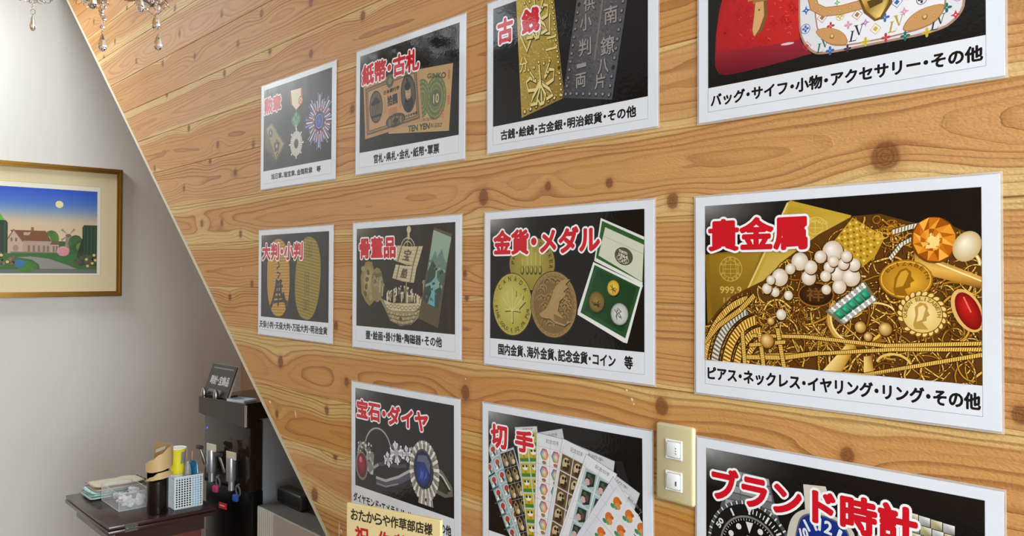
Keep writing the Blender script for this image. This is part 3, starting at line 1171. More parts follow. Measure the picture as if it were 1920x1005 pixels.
# ---- gold coins and medals
def art_coins(A):
    backdrop(A, (16, 16, 16))
    # orchestra coin
    coin(A, 137, 104, 62, 50, (180, 166, 76), (140, 124, 48), (78, 66, 22))
    ring_text(A, 'PHILHARMONIKER', 137, 104, 51, 40, PI * 1.02, PI * 2.05, (70, 60, 20), 8, 6)
    for x, h in ((112, 22), (126, 34), (137, 44), (148, 34), (160, 30)):
        A.ell(x, 116, 5, 9, (82, 70, 24), n=12)
        A.line([(x, 116), (x, 116 - h)], 1.8, (196, 182, 100))
        A.ell(x - .6, 115, 3, 6, (170, 156, 76), n=10)
    A.up()
    # maple leaf
    coin(A, 83.5, 181, 56, 60, (208, 198, 104), (166, 152, 60), (88, 76, 26), 60)
    leaf = [(0, -40), (5, -30), (10, -33), (9, -18), (19, -27), (20, -22), (28, -24), (25, -14), (32, -11), (17, 3), (20, 9), (4, 7), (1.2, 8), (2, 30), (-2, 30), (-1.2, 8), (-4, 7),
            (-20, 9), (-17, 3), (-32, -11), (-25, -14), (-28, -24), (-20, -22), (-19, -27), (-9, -18), (-10, -33), (-5, -30)]
    L = [(84 + x * 1.15, 186 + y) for x, y in leaf]
    A.poly([(x + 1.6, y + 1.6) for x, y in L], (76, 66, 20)).up()
    A.poly(L, (192, 182, 92)).up()
    for e in ((0, -36), (14, -20), (-14, -20), (24, -16), (-24, -16), (16, 4), (-16, 4)):
        A.line([(84, 194), (84 + e[0] * 1.1, 186 + e[1])], 1.1, (220, 210, 130))
    A.line([(84, 216), (84, 190)], 2.2, (214, 204, 122)).up()
    ring_text(A, 'CANADA', 83.5, 181, 45, 49, PI * 1.22, PI * 1.80, (66, 56, 18), 8.5, 7)
    ring_text(A, 'FINE GOLD 1 OZ OR PUR', 83.5, 181, 45, 49, PI * .96, PI * .06, (66, 56, 18), 7, 5.2)
    # bronze medal with a phoenix over waves
    coin(A, 194, 178, 59.5, 61, (176, 148, 94), (140, 112, 66), (74, 56, 28), 64)
    A.ell(194, 178, 51, 52.5, (122, 97, 55)).up()
    r = random.Random(5)
    for k in range(60):
        t, q = r.random() * 2 * PI, math.sqrt(r.random()) * 42
        x, y = 194 + q * math.cos(t), 178 + q * math.sin(t)
        for s in (9, 6, 3):
            A.line(A.epts(x, y, s, s, 0, 8, PI, 2 * PI), 1.0, (160, 134, 84) if s != 6 else (78, 60, 30))
    A.up()
    bird = [(158, 196), (176, 186), (186, 172), (196, 150), (214, 134), (236, 132), (224, 142), (232, 146), (220, 154), (226, 160), (210, 172), (206, 190), (222, 204), (236, 208),
            (222, 216), (200, 212), (186, 204), (174, 204), (164, 202)]
    A.poly([(x + 1.5, y + 1.8) for x, y in bird], (66, 50, 26)).up()
    A.poly(bird, (166, 138, 86)).up()
    for k in range(6):
        A.line([(190 + k * 3, 178 - k * 4), (214 + k * 3, 140 + k * 6)], 1.1, (172, 148, 98))
        A.line([(196, 196 + k * 2), (228, 206 + k * 1.5)], 1.0, (84, 64, 34))
    A.up()
    # presentation case
    A.clip = (PX0, PY0, PX1, 262)
    A.poly([(308, 27), (402, 62), (398, 141), (293, 100)], (226, 228, 220)).up()
    A.poly([(311, 32), (402, 67), (398, 136), (297, 95)], (46, 92, 44)).up()
    A.poly([(318, 43), (401, 75), (397, 135), (303, 91)], (208, 210, 188)).up()
    A.line([(314, 58), (400, 90)], .8, (170, 172, 150)).up()
    A.ell(358.5, 93, 20, 14.5, (84, 82, 64), rot=.32).up()
    A.text('TOKYO', [(348, 81), (366, 87), (366, 91), (348, 85)], (212, 212, 190), .4, 4)
    A.text('1964', [(348, 87), (367, 93), (367, 98), (348, 92)], (212, 212, 190), .4, 4).up()
    for k, (x, y) in enumerate(((348, 95), (356.5, 98), (365, 101), (352, 99), (360.5, 102))):
        A.outline(x, y, 4.2, 3.6, .9, (212, 212, 190), n=14)
    A.up()
    A.poly([(291, 102), (399, 141), (395, 150), (366, 237), (358, 236), (254, 194), (255, 186)], (230, 232, 226)).up()
    A.poly([(294, 107), (393, 144), (362, 229), (261, 190)], (34, 82, 42)).up()
    A.poly([(300, 113), (386, 145), (358, 220), (271, 186)], (24, 66, 34)).up()
    for cx, cy, rx, ry, h, m, l in ((336, 146, 13.5, 13.5, (236, 206, 92), (200, 160, 52), (120, 92, 28)), (298.5, 170.5, 18, 18, (150, 124, 58), (112, 88, 36), (60, 46, 18)),
                                    (349.5, 189.5, 19, 18.5, (226, 228, 220), (176, 180, 174), (90, 96, 90))):
        A.ell(cx + 1.5, cy + 2, rx, ry, (12, 36, 18)).up()
        A.grad(cx, cy, rx, ry, h, m).up()
        for k in range(9):
            A.line([(cx - rx * .6 + r.random() * rx, cy - ry * .6 + r.random() * ry), (cx - rx * .4 + r.random() * rx, cy - ry * .3 + r.random() * ry)], 1.5, l)
        A.outline(cx, cy, rx * .95, ry * .95, .8, l)
        A.up()
    A.clip = CLIP


# ---- heap of gold jewellery
def art_gold(A):
    backdrop(A, (16, 15, 15), (150, 150, 150))
    r = random.Random(21)
    heap = [(17, 200), (40, 176), (66, 152), (92, 140), (119, 128), (150, 100), (200, 66), (248, 43), (284, 42), (308, 50), (328, 56), (344, 52), (372, 62), (400, 76), (404, 100), (404, 256), (17, 256)]

    def top(x):
        for (xa, ya), (xb, yb) in zip(heap, heap[1:15]):
            if xa <= x <= xb and xb > xa:
                return ya + (yb - ya) * (x - xa) / (xb - xa)
        return 100
    # stamped bars at the back
    A.poly([(20, 90), (122, 80), (92, 152), (88, 180), (24, 196)], (138, 104, 22)).up()
    A.poly([(27, 92), (116, 84), (90, 146), (84, 172), (31, 182)], None, [(150, 116, 30), (166, 130, 38), (140, 106, 26), (132, 98, 22), (120, 90, 20)]).up()
    A.outline(64, 112, 19, 18, 1.2, (196, 166, 76))
    A.outline(64, 112, 13, 12.5, 1, (196, 166, 76))
    for k in (-8, 0, 8):
        A.line([(64 + k, 102), (64 + k * 1.3, 122)], .8, (196, 166, 76))
        A.line([(52, 112 + k * .8), (76, 112 + k * .8)], .8, (196, 166, 76))
    ring_text(A, 'WORLD', 64, 112, 16.2, 15.5, PI * 1.15, PI * 1.85, (196, 166, 76), 4, 4)
    ring_text(A, 'SUISSE', 64, 112, 16.2, 15.5, PI * .85, PI * .15, (196, 166, 76), 4, 4)
    A.text('999.9', (46, 138, 82, 148), (208, 178, 90), .3, 4)
    A.text('1000', (52, 154, 84, 162), (184, 152, 70), .3, 4)
    A.up()
    A.poly([(154, 20), (160, 17), (246, 42), (240, 62), (150, 120), (110, 140), (86, 152)], (196, 160, 52)).up()
    A.poly([(160, 24), (238, 46), (214, 92), (140, 116), (100, 140)], None, [(186, 150, 42), (202, 166, 60), (170, 132, 30), (182, 146, 44), (206, 176, 84)]).up()
    A.line([(156, 20), (88, 150)], 2.6, (228, 204, 130))
    A.outline(196, 56, 17, 14, 1.2, (222, 192, 96))
    A.outline(196, 56, 11, 9, 1, (222, 192, 96))
    A.line([(186, 56), (206, 57)], .9, (222, 192, 96))
    A.line([(196, 47), (196, 65)], .9, (222, 192, 96))
    A.text('WORLD GOLD', [(180, 40), (214, 48), (213, 53), (179, 46)], (222, 192, 96), .2, 4)
    A.up()
    # the dark bed of the heap
    A.poly(heap, (92, 56, 16)).up()
    # tangled chains
    golds = [(206, 150, 48), (170, 112, 28), (228, 178, 76), (142, 88, 20), (190, 128, 38), (116, 68, 14), (214, 160, 64)]
    for n in range(560):
        x = 18 + r.random() * 385
        y = top(x) + 4 + r.random() ** .8 * (250 - top(x))
        a = r.random() * 2 * PI
        cur = r.uniform(-.25, .25)
        p = []
        for k in range(r.randint(8, 22)):
            if y < top(x) + 2 or y > 252 or x < 17 or x > 404:
                break
            p.append((x, y))
            a += cur + r.uniform(-.22, .22)
            x += 3.4 * math.cos(a)
            y += 3.4 * math.sin(a)
        if len(p) < 3:
            continue
        w = r.choice((1.2, 1.5, 1.9, 2.5))
        g = golds[n % 7]
        A.line(p, w * 1.7, (44, 24, 6))
        A.L += 1
        A.line(p, w, g)
        for i in range(0, len(p) - 1):
            (xa, ya), (xb, yb) = p[i], p[i + 1]
            A.line([(xa + (xb - xa) * .15, ya + (yb - ya) * .15), (xa + (xb - xa) * .6, ya + (yb - ya) * .6)], w * .55, (250, 222, 140) if (i + n) % 3 else (86, 50, 10))
        A.L -= 1
        if n % 14 == 0:
            A.L += 2
    A.up(2)

    def rope(p, w, hi=(248, 214, 124), mid=(206, 152, 48), lo=(120, 72, 14), pitch=3.0):
        A.line(p, w * 1.35, (50, 28, 8)).up()
        A.line(p, w, mid).up()
        for (xa, ya), (xb, yb) in zip(p, p[1:]):
            d = math.hypot(xb - xa, yb - ya)
            dx, dy = (xb - xa) / d, (yb - ya) / d
            k = 0.0
            while k < d:
                x, y = xa + dx * k, ya + dy * k
                A.line([(x - dy * w * .45, y + dx * w * .45), (x + dy * w * .45 + dx * pitch * .5, y - dx * w * .45 + dy * pitch * .5)], pitch * .32, hi)
                A.line([(x - dy * w * .45 + dx * pitch * .5, y + dx * w * .45 + dy * pitch * .5), (x + dy * w * .45 + dx * pitch, y - dx * w * .45 + dy * pitch)], pitch * .26, lo)
                k += pitch
        A.up()

    def arc(cx, cy, rx, ry, a0, a1, n=18):
        return [(cx + rx * math.cos(a0 + (a1 - a0) * i / n), cy + ry * math.sin(a0 + (a1 - a0) * i / n)) for i in range(n + 1)]
    # fan of broad collars at the lower corner
    rope(arc(116, 262, 98, 110, PI * 1.02, PI * 1.42), 9)
    p = arc(116, 262, 80, 94, PI * 1.02, PI * 1.40)
    rope(p, 12, (226, 222, 210), (176, 170, 156), (96, 88, 72), 6)
    rope(arc(118, 262, 62, 78, PI * 1.02, PI * 1.44), 13, pitch=5)
    rope(arc(120, 262, 46, 62, PI * 1.0, PI * 1.46), 11, pitch=4)
    rope(arc(120, 262, 30, 48, PI * 1.0, PI * 1.5), 8)
    rope([(17, 224), (44, 196), (80, 172), (104, 150)], 7)
    # mesh strap and worked edge at the crest
    A.poly([(248, 45), (290, 72), (277, 97), (258, 112), (222, 76)], (196, 152, 40)).up()
    for i in range(9):
        for j in range(7):
            u, v = (i + .5) / 9, (j + .5) / 7
            x = 248 + (290 - 248) * u * (1 - v) + (222 - 248) * v + (258 - 222) * u * v
            y = 45 + (72 - 45) * u * (1 - v) + (76 - 45) * v + (112 - 76) * u * v
            A.ell(x, y, 1.9, 1.7, (242, 206, 108) if (i + j) % 2 else (140, 98, 20), n=6)
    A.up()
    for k in range(30):
        x = 262 + r.random() * 76
        A.outline(x, top(x) + 6 + r.random() * 22, 3 + r.random() * 4, 2.5 + r.random() * 3, 1.4, golds[k % 7], n=14)
    A.up()
    rope([(300, 66), (322, 60), (340, 58)], 6, (240, 236, 224), (196, 186, 160), (120, 100, 60), 4)
    rope([(296, 100), (310, 82), (330, 72)], 5, (240, 236, 224), (196, 186, 160), (120, 100, 60), 4)
    # plain bangles
    A.poly([(326, 90), (404, 122), (404, 136), (345, 121), (326, 108)], None, [(150, 98, 24), (222, 168, 78), (120, 74, 14), (210, 150, 52), (236, 190, 96)]).up()
    A.line([(330, 96), (404, 127)], 2.0, (252, 228, 160)).up()
    A.line(arc(376, 108, 24, 20, PI * 1.05, PI * 2.0), 4, (226, 186, 104)).up()
    A.line(arc(376, 108, 24, 20, PI * 1.05, PI * 2.0), 1.3, (255, 240, 190)).up()
    A.poly([(244, 206), (256, 207), (232, 252), (206, 252)], None, [(236, 196, 104), (160, 104, 26), (190, 136, 44), (250, 226, 150)]).up()
    A.poly([(262, 226), (272, 224), (276, 252), (262, 252)], None, [(240, 204, 116), (150, 98, 24), (190, 136, 44), (240, 206, 124)]).up()
    A.line(arc(300, 236, 22, 16, PI * 1.1, PI * 1.9), 3, (232, 190, 96)).up()
    A.line(arc(252, 190, 34, 20, PI * .1, PI * .95), 6.5, (150, 98, 24)).up()
    A.line(arc(252, 188, 34, 20, PI * .1, PI * .95), 3.5, (234, 186, 86)).up()
    A.line(arc(276, 168, 26, 12, PI * 1.0, PI * 1.9), 2.4, (240, 206, 130)).up()
    # portrait coin
    A.ell(315, 127, 33.5, 25.5, (96, 60, 8)).up()
    A.grad(315, 125.5, 32.5, 24.5, (232, 176, 52), (176, 116, 20), off=(8, 6)).up()
    A.outline(315, 125.5, 30, 22, .9, (246, 204, 100))
    ring_text(A, 'ELIZABETH', 315, 125.5, 27, 19.5, PI * 1.2, PI * 1.95, (120, 76, 10), 4.5, 5)
    A.poly([(300, 138), (302, 124), (308, 114), (316, 111), (322, 116), (322, 122), (326, 127), (321, 130), (321, 135), (314, 138), (318, 146), (302, 146)], (150, 98, 16)).up()
    A.poly([(303, 136), (305, 125), (310, 116), (316, 114), (319, 118), (316, 126), (312, 134)], (216, 160, 50)).up()
    # framed coin
    for k in range(22):
        t = 2 * PI * k / 22
        A.ell(334.6 + 26 * math.cos(t), 168.6 + 25 * math.sin(t), 5, 4, (122, 80, 18), rot=t + .8, n=10)
        A.ell(334.2 + 26 * math.cos(t), 168.0 + 25 * math.sin(t), 3.6, 2.4, (240, 206, 126), rot=t + .8, n=10)
    A.up()
    A.ell(334.6, 168.6, 24.5, 23.5, (110, 74, 20)).up()
    A.grad(334.6, 168.6, 23.5, 22.5, (250, 232, 168), (226, 192, 104), off=(-4, -4)).up()
    ring_text(A, 'QUEEN ELIZABETH', 334.6, 168.6, 20, 19, PI * .95, PI * 2.02, (150, 112, 44), 4.2, 4)
    A.poly([(324, 182), (327, 170), (326, 160), (332, 154), (339, 155), (342, 160), (341, 164), (344, 169), (340, 172), (340, 176), (335, 178), (342, 187), (326, 187)], (190, 148, 70)).up()
    A.poly([(328, 178), (330, 168), (330, 160), (336, 157), (339, 161), (337, 168), (335, 175)], (240, 214, 146)).up()
    # amber stone, opal, carnelian
    A.ell(349, 77.5, 27, 28.5, (110, 62, 8), rot=-.2).up()
    fac = A.epts(349, 76.5, 25, 27.5, -.2, 12)
    cols = [(226, 140, 34), (186, 96, 12), (246, 176, 70), (206, 112, 18), (160, 78, 8), (236, 156, 50)]
    inn = A.epts(346, 77, 13, 14, -.2, 12)
    for i in range(12):
        j = (i + 1) % 12
        A.poly([fac[i], fac[j], inn[i]], cols[i % 6])
        A.poly([fac[j], inn[j], inn[i]], cols[(i + 2) % 6])
        A.poly([inn[i], inn[j], (344, 80)], cols[(i * 5 + 1) % 6])
    A.up()
    for k in range(12):
        A.poly([(336 + r.random() * 22, 66 + r.random() * 26), (340 + r.random() * 18, 66 + r.random() * 26), (338 + r.random() * 20, 70 + r.random() * 20)], (252, 214, 130))
    A.up()
    A.grad(386, 86, 15, 19, (250, 240, 214), (198, 170, 110), rot=.5, off=(-3, -5)).up()
    A.ell(386, 162, 16, 27, (226, 180, 104), rot=-.42).up()
    A.grad(387, 162.5, 12.5, 23.5, (206, 30, 26), (122, 8, 8), rot=-.42, off=(-3, -6)).up()
    A.line([(382, 146), (390, 164)], 1.6, (238, 120, 104)).up()
    # brown cameo
    A.ell(197, 147, 26, 17, (150, 96, 30), rot=-.05).up()
    A.grad(197, 147, 24, 15, (84, 48, 18), (36, 18, 6), off=(-6, -4)).up()
    A.text('祥', (184, 138, 208, 156), (120, 78, 34), .3, 4).up()
    # emerald ring
    A.line(arc(256, 178, 40, 34, PI * .55, PI * 1.2), 7, (208, 160, 70)).up()
    A.line(arc(256, 178, 38, 32, PI * .55, PI * 1.2), 2.2, (250, 226, 150)).up()
    g = quadmap([(214, 168), (262, 130), (278, 152), (236, 184)])
    A.poly([g(-.06, -.05), g(1.04, -.05), g(1.04, 1.05), g(-.06, 1.05)], (120, 108, 86)).up()
    for i in range(14):
        for v in (.06, .94, .2, .8):
            x, y = g((i + .5) / 14, v)
            A.ell(x, y, 2.3, 2.3, (238, 238, 234) if i % 2 else (176, 172, 164), n=8)
    A.up()
    for i in range(5):
        q = [g(.03 + i * .19, .26), g(.20 + i * .19, .26), g(.20 + i * .19, .76), g(.03 + i * .19, .76)]
        A.poly(q, None, [(30, 140, 104), (54, 176, 136), (16, 98, 70), (12, 84, 60)])
        A.up()
        mx, my = sum(p_[0] for p_ in q) / 4, sum(p_[1] for p_ in q) / 4
        A.poly([((x - mx) * .55 + mx, (y - my) * .55 + my) for x, y in q], None, [(80, 196, 158), (40, 160, 122), (30, 140, 104), (20, 116, 84)])
    A.up()
    # straight necklaces across the front
    for p, w in (([(100, 208), (182, 205), (290, 210), (404, 200)], 4.6), ([(110, 236), (190, 228), (300, 214), (404, 207)], 4.6), ([(200, 252), (262, 250), (330, 232), (404, 213)], 4.6),
                 ([(86, 240), (150, 236), (200, 226)], 6), ([(84, 204), (88, 252)], 6), ([(112, 204), (118, 250)], 6), ([(140, 196), (150, 250)], 6), ([(96, 222), (152, 214)], 5)):
        rope(p, w, (252, 224, 134), (216, 162, 54), (140, 88, 18), 2.6)
    # pearls and gold beads
    for x, y, q in ((221, 89, 15), (174, 102, 13), (144, 124, 13), (187, 124, 11), (227, 119, 11), (246, 123, 13), (250, 107, 9), (216, 110, 8), (222, 102, 8), (190, 110, 10),
                    (211, 122, 8), (230, 136, 10), (137, 145, 7), (157, 149, 7), (124, 140, 8), (146, 176, 8), (212, 140, 7), (236, 106, 8), (204, 96, 9), (130, 128, 7), (160, 112, 8), (240, 96, 8)):
        A.ell(x + 1, y + 1.2, q, q, (70, 44, 18)).up()
        A.grad(x, y, q * .96, q * .96, (252, 247, 238), (204, 180, 148), off=(-q * .25, -q * .3), n=20).up()
    for x, y, q in ((124, 214, 11), (290, 189, 9), (258, 188, 8), (268, 200, 6), (130, 186, 6)):
        A.ell(x + 1, y + 1.2, q, q, (70, 40, 8)).up()
        A.grad(x, y, q * .96, q * .96, (250, 220, 140), (156, 98, 22), off=(-q * .25, -q * .3), n=18).up()


# ---- gem rings
def art_gems(A):
    backdrop(A, (23, 23, 24), (150, 150, 148))
    for x, w in ((250, 20), (320, 10), (372, 20)):
        A.rect(x, PY0, x + w, PY1, (28, 27, 27))
    A.up()
    A.clip = (PX0 - 8, PY0, PX1, 256)

    def arc(cx, cy, rx, ry, a0, a1, n=24):
        return [(cx + rx * math.cos(a0 + (a1 - a0) * i / n), cy + ry * math.sin(a0 + (a1 - a0) * i / n)) for i in range(n + 1)]
    A.line(arc(118, 156, 56, 55, PI * 1.1, PI * 1.92), 6, (96, 98, 96)).up()
    A.line(arc(118, 156, 56, 55, PI * 1.1, PI * 1.92), 2, (190, 192, 184)).up()
    A.line([(92, 208), (112, 186), (150, 176), (196, 176), (232, 168)], 8, (70, 70, 84)).up()
    A.line([(110, 222), (150, 222), (200, 206), (262, 176)], 20, (78, 76, 92)).up()
    A.line([(110, 215), (150, 216), (200, 199), (260, 170)], 6, (176, 176, 190)).up()
    A.line([(112, 228), (150, 229), (200, 214)], 3, (140, 138, 156)).up()
    A.line([(86, 212), (96, 196), (120, 184)], 7, (150, 150, 158)).up()
    A.line([(218, 140), (250, 128), (280, 126)], 7, (150, 150, 148)).up()
    A.line([(320, 150), (360, 164), (392, 190), (394, 200), (370, 206), (330, 200)], 12, (110, 106, 92)).up()
    A.line([(330, 156), (364, 170), (388, 192)], 4, (206, 204, 190)).up()
    A.poly([(340, 166), (384, 196), (378, 204), (346, 200)], (60, 58, 46)).up()
    r = random.Random(4)
    # ruby with baguette collar
    for k in range(26):
        t = PI * .95 + k / 25 * PI * 1.2
        x, y = 60 + 30 * math.cos(t), 170 + 26 * math.sin(t) - 4
        A.poly([(54 + 18 * math.cos(t - .05), 176 + 20 * math.sin(t - .05)), (x + 3, y - 2), (x - 2, y + 3), (54 + 18 * math.cos(t + .06), 176 + 20 * math.sin(t + .06))], (206, 202, 190) if k % 2 else (120, 118, 108))
    A.up()
    for k in range(34):
        A.ell(30 + r.random() * 60, 140 + r.random() * 26, 2.6, 2.6, (226, 222, 210) if k % 2 else (120, 116, 106), n=7)
    for k in range(24):
        A.poly([(66 + r.random() * 30, 160 + r.random() * 50), (72 + r.random() * 30, 158 + r.random() * 50), (70 + r.random() * 28, 170 + r.random() * 44)], (196, 192, 182) if k % 2 else (130, 128, 120))
    A.up()
    A.ell(48, 198, 26, 34, (130, 124, 116), rot=-.1).up()
    A.grad(49, 197, 22, 29, (168, 34, 58), (84, 8, 26), off=(-4, -8)).up()
    A.ell(44, 184, 6, 7, (214, 110, 130)).up()
    # the three-stone ring
    for cx, cy, q in ((193, 146, 24), (234, 142, 16), (160, 166, 15)):
        A.ell(cx, cy, q, q * .95, (84, 80, 92)).up()
        for k in range(20):
            t = 2 * PI * k / 20
            A.poly([(cx, cy), (cx + q * math.cos(t), cy + q * .95 * math.sin(t)), (cx + q * math.cos(t + .3), cy + q * .95 * math.sin(t + .3))],
                   ((226, 222, 226), (110, 104, 122), (188, 182, 196), (66, 60, 78), (240, 238, 240))[k * 3 % 5])
        A.up()
        A.ell(cx, cy, q * .42, q * .4, (170, 164, 182), n=8).up()
        for k in range(6):
            t = 2 * PI * k / 6 + .3
            A.ell(cx + q * 1.02 * math.cos(t), cy + q * math.sin(t), 3, 3, (236, 234, 232), n=8)
        A.up()
    # sapphire in a sunburst of diamonds
    for k in range(40):
        t = 2 * PI * k / 40
        for q, c in ((1.0, (150, 148, 136)), (.92, (222, 220, 208) if k % 2 else (126, 124, 112))):
            A.poly([(298 + 34 * math.cos(t - .07), 167 + 40 * math.sin(t - .07)), (298 + 54 * q * math.cos(t - .05), 169 + 66 * q * math.sin(t - .05)),
                    (298 + 54 * q * math.cos(t + .07), 169 + 66 * q * math.sin(t + .07)), (298 + 34 * math.cos(t + .09), 167 + 40 * math.sin(t + .09))], c)
    A.up()
    for k in range(40):
        t = 2 * PI * k / 40
        A.ell(298 + 50 * math.cos(t), 169 + 61 * math.sin(t), 4.4, 4.4, (232, 230, 220) if k % 2 else (150, 148, 138), n=8)
    for k in range(7):
        A.poly([(284 + k * 6, 210), (276 + k * 8, 240), (283 + k * 8, 241), (289 + k * 6, 210)], (226, 224, 212) if k % 2 else (160, 158, 146))
    A.up()
    A.ell(294, 165, 35, 43, (66, 66, 70)).up()
    A.grad(294, 166, 32, 40, (36, 66, 150), (10, 18, 60), off=(0, 16)).up()
    A.poly([(276, 138), (306, 134), (320, 150), (318, 172), (300, 150), (272, 152)], (92, 100, 118)).up()
    for k in range(8):
        A.poly([(274 + r.random() * 40, 160 + r.random() * 36), (280 + r.random() * 38, 160 + r.random() * 36), (278 + r.random() * 36, 166 + r.random() * 30)], (58, 92, 186) if k % 2 else (22, 40, 110))
    A.up()


# ---- sheets of postage stamps
def art_stamps(A):
    backdrop(A, (18, 18, 19), (172, 174, 174))
    A.clip = (PX0, PY0, PX1, PY1)
    A.poly([(345, 62), (360, 60), (372, 92), (384, 140), (352, 120)], (36, 35, 36)).up()

    def stamp(k, i, j):
        """one stamp in the unit cell"""
        def e(cx, cy, rx, ry, c, n=14):
            A.ell(cx, cy, rx, ry, c, n=n)
        if k == 0:
            A.rect(.08, .08, .92, .92, (140, 176, 182)).up()
            e(.5, .45, .32, .30, (214, 208, 202)); A.up(); e(.52, .42, .22, .20, (176, 66, 58)); A.up()
            A.rect(.42, .6, .58, .86, (60, 60, 62)); e(.3, .78, .14, .1, (240, 238, 232)); A.up()
        elif k == 1:
            A.rect(.04, .04, .96, .96, (38, 36, 34)).up()
            A.poly([(.1, .3), (.5, .06), (.8, .4), (.6, .9), (.2, .8)], (150, 128, 84)); A.up()
            e(.45, .3, .14, .1, (30, 28, 28)); e(.6, .7, .2, .14, (214, 200, 160)); A.up()
        elif k == 2:
            A.rect(.08, .08, .92, .92, (186, 174, 40)).up()
            A.rect(.08, .70, .92, .92, (66, 132, 48)); e(.5, .36, .26, .16, (236, 232, 214)); A.up()
            e(.34, .26, .1, .08, (40, 60, 40)); e(.64, .26, .1, .08, (40, 60, 40)); A.rect(.44, .5, .56, .74, (190, 110, 40)); A.up()
        elif k == 3:
            A.rect(.06, .04, .94, .96, (230, 230, 228)).up()
            for q in range(6):
                t0, t1 = q * PI / 3, (q + 1) * PI / 3
                A.poly([(.5, .40), (.5 + .36 * math.cos(t0), .40 + .34 * math.sin(t0)), (.5 + .36 * math.cos(t1), .40 + .34 * math.sin(t1))], None,
                       [(236, 220, 190)] + [((206, 70, 40), (220, 150, 40), (90, 140, 70), (60, 110, 160), (90, 60, 120), (190, 60, 90))[(q + z) % 6] for z in (0, 1)])
            A.up(); e(.5, .84, .18, .10, (168, 110, 84)); A.up()
        elif k == 4:
            A.rect(.06, .06, .94, .94, (104, 82, 50)).up()
            e(.46, .5, .30, .34, (196, 178, 140)); A.up(); e(.40, .36, .09, .09, (36, 30, 26)); e(.60, .34, .09, .10, (36, 30, 26)); e(.5, .76, .26, .12, (70, 52, 32)); e(.66, .6, .12, .16, (60, 46, 34)); A.up()
        elif k == 5:
            A.rect(.06, .06, .94, .94, (168, 190, 190)).up()
            A.poly([(.2, .2), (.8, .1), (.86, .7), (.5, .9), (.2, .7)], (44, 54, 46)); A.up()
            e(.4, .66, .18, .16, (206, 172, 168)); e(.62, .5, .12, .18, (96, 70, 72)); e(.42, .34, .12, .1, (70, 92, 70)); A.up()
        else:
            A.rect(.05, .05, .95, .95, (224, 224, 226)).up()
            e(.46, .44, .26, .24, (206, 112, 48)); e(.62, .58, .2, .16, (220, 140, 70)); A.up()
            e(.34, .76, .16, .10, (66, 140, 92)); e(.56, .72, .12, .08, (96, 160, 110)); e(.66, .32, .10, .08, (188, 90, 40)); A.up()

    def sheet(o, ux, uy, w, nx, ny, head, k, cw, chh, tint=(222, 224, 228)):
        """o: corner, ux along the top edge, uy down the sheet (unit vectors)"""
        def P(x, y):
            return (o[0] + ux[0] * x + uy[0] * y, o[1] + ux[1] * x + uy[1] * y)
        Ht = head + ny * chh
        A.poly([P(0, 0), P(w, 0), P(w, Ht), P(0, Ht)], (120, 122, 126))
        A.up()
        A.poly([P(.8, .8), P(w - .8, .8), P(w - .8, Ht), P(.8, Ht)], tint)
        A.up()
        mx = (w - nx * cw) / 2
        for j in range(ny + 1):
            y = head + j * chh
            A.line([P(0, y), P(w, y)], .55, (160, 162, 166))
        for i in range(nx + 1):
            A.line([P(mx + i * cw, head * .6), P(mx + i * cw, Ht)], .55, (160, 162, 166))
        A.text('記念切手', [P(w * .35, head * .3), P(w * .8, head * .3), P(w * .8, head * .62), P(w * .35, head * .62)], (110, 110, 112), .1, 3)
        A.up()
        for j in range(ny):
            for i in range(nx):
                a_, b_ = P(mx + i * cw, head + j * chh), P(mx + (i + 1) * cw, head + (j + 1) * chh)
                c0 = P(mx + (i + .5) * cw, head + (j + .5) * chh)
                if c0[1] > PY1 + 8 or c0[0] > PX1 + 4 or c0[0] < PX0 - 6:
                    continue
                q = [P(mx + (i + u) * cw, head + (j + v) * chh) for u, v in ((-.03, -.03), (1.03, -.03), (1.03, 1.03), (-.03, 1.03))]
                L0 = A.L
                A.T = quadmap(q)
                stamp(k, i, j)
                A.T = None
                A.L = L0
        A.up(6)

    def uv(deg):
        t = math.radians(deg)
        return (math.cos(t), math.sin(t)), (-math.sin(t), math.cos(t))
    sheet((-20, 92), *uv(-30), 66, 2, 8, 14, 0, 27, 26, (206, 208, 210))
    sheet((52, 92), *uv(-21), 44, 2, 7, 4, 1, 20, 30, (196, 198, 200))
    sheet((150, 42), *uv(-14), 74, 2, 2, 20, 3, 30, 26, (196, 200, 206))
    sheet((96, 38), *uv(-9), 62, 2, 8, 10, 2, 27, 28, (208, 210, 206))
    sheet((222, 42), *uv(9.5), 124, 2, 1, 16, 5, 30, 12, (206, 208, 210))
    sheet((156, 40), *uv(2), 72, 2, 7, 24, 3, 29, 32)
    sheet((222, 41), *uv(12), 66, 2, 7, 26, 4, 28, 32)
    sheet((284, 60), *uv(22), 122, 3, 3, 16, 6, 30, 30, (208, 210, 212))
    sheet((279, 60), *uv(18), 74, 2, 7, 22, 5, 32, 34, (226, 228, 230))
    sheet((340, 88), *uv(32), 120, 3, 6, 16, 6, 30, 34, (216, 218, 226))


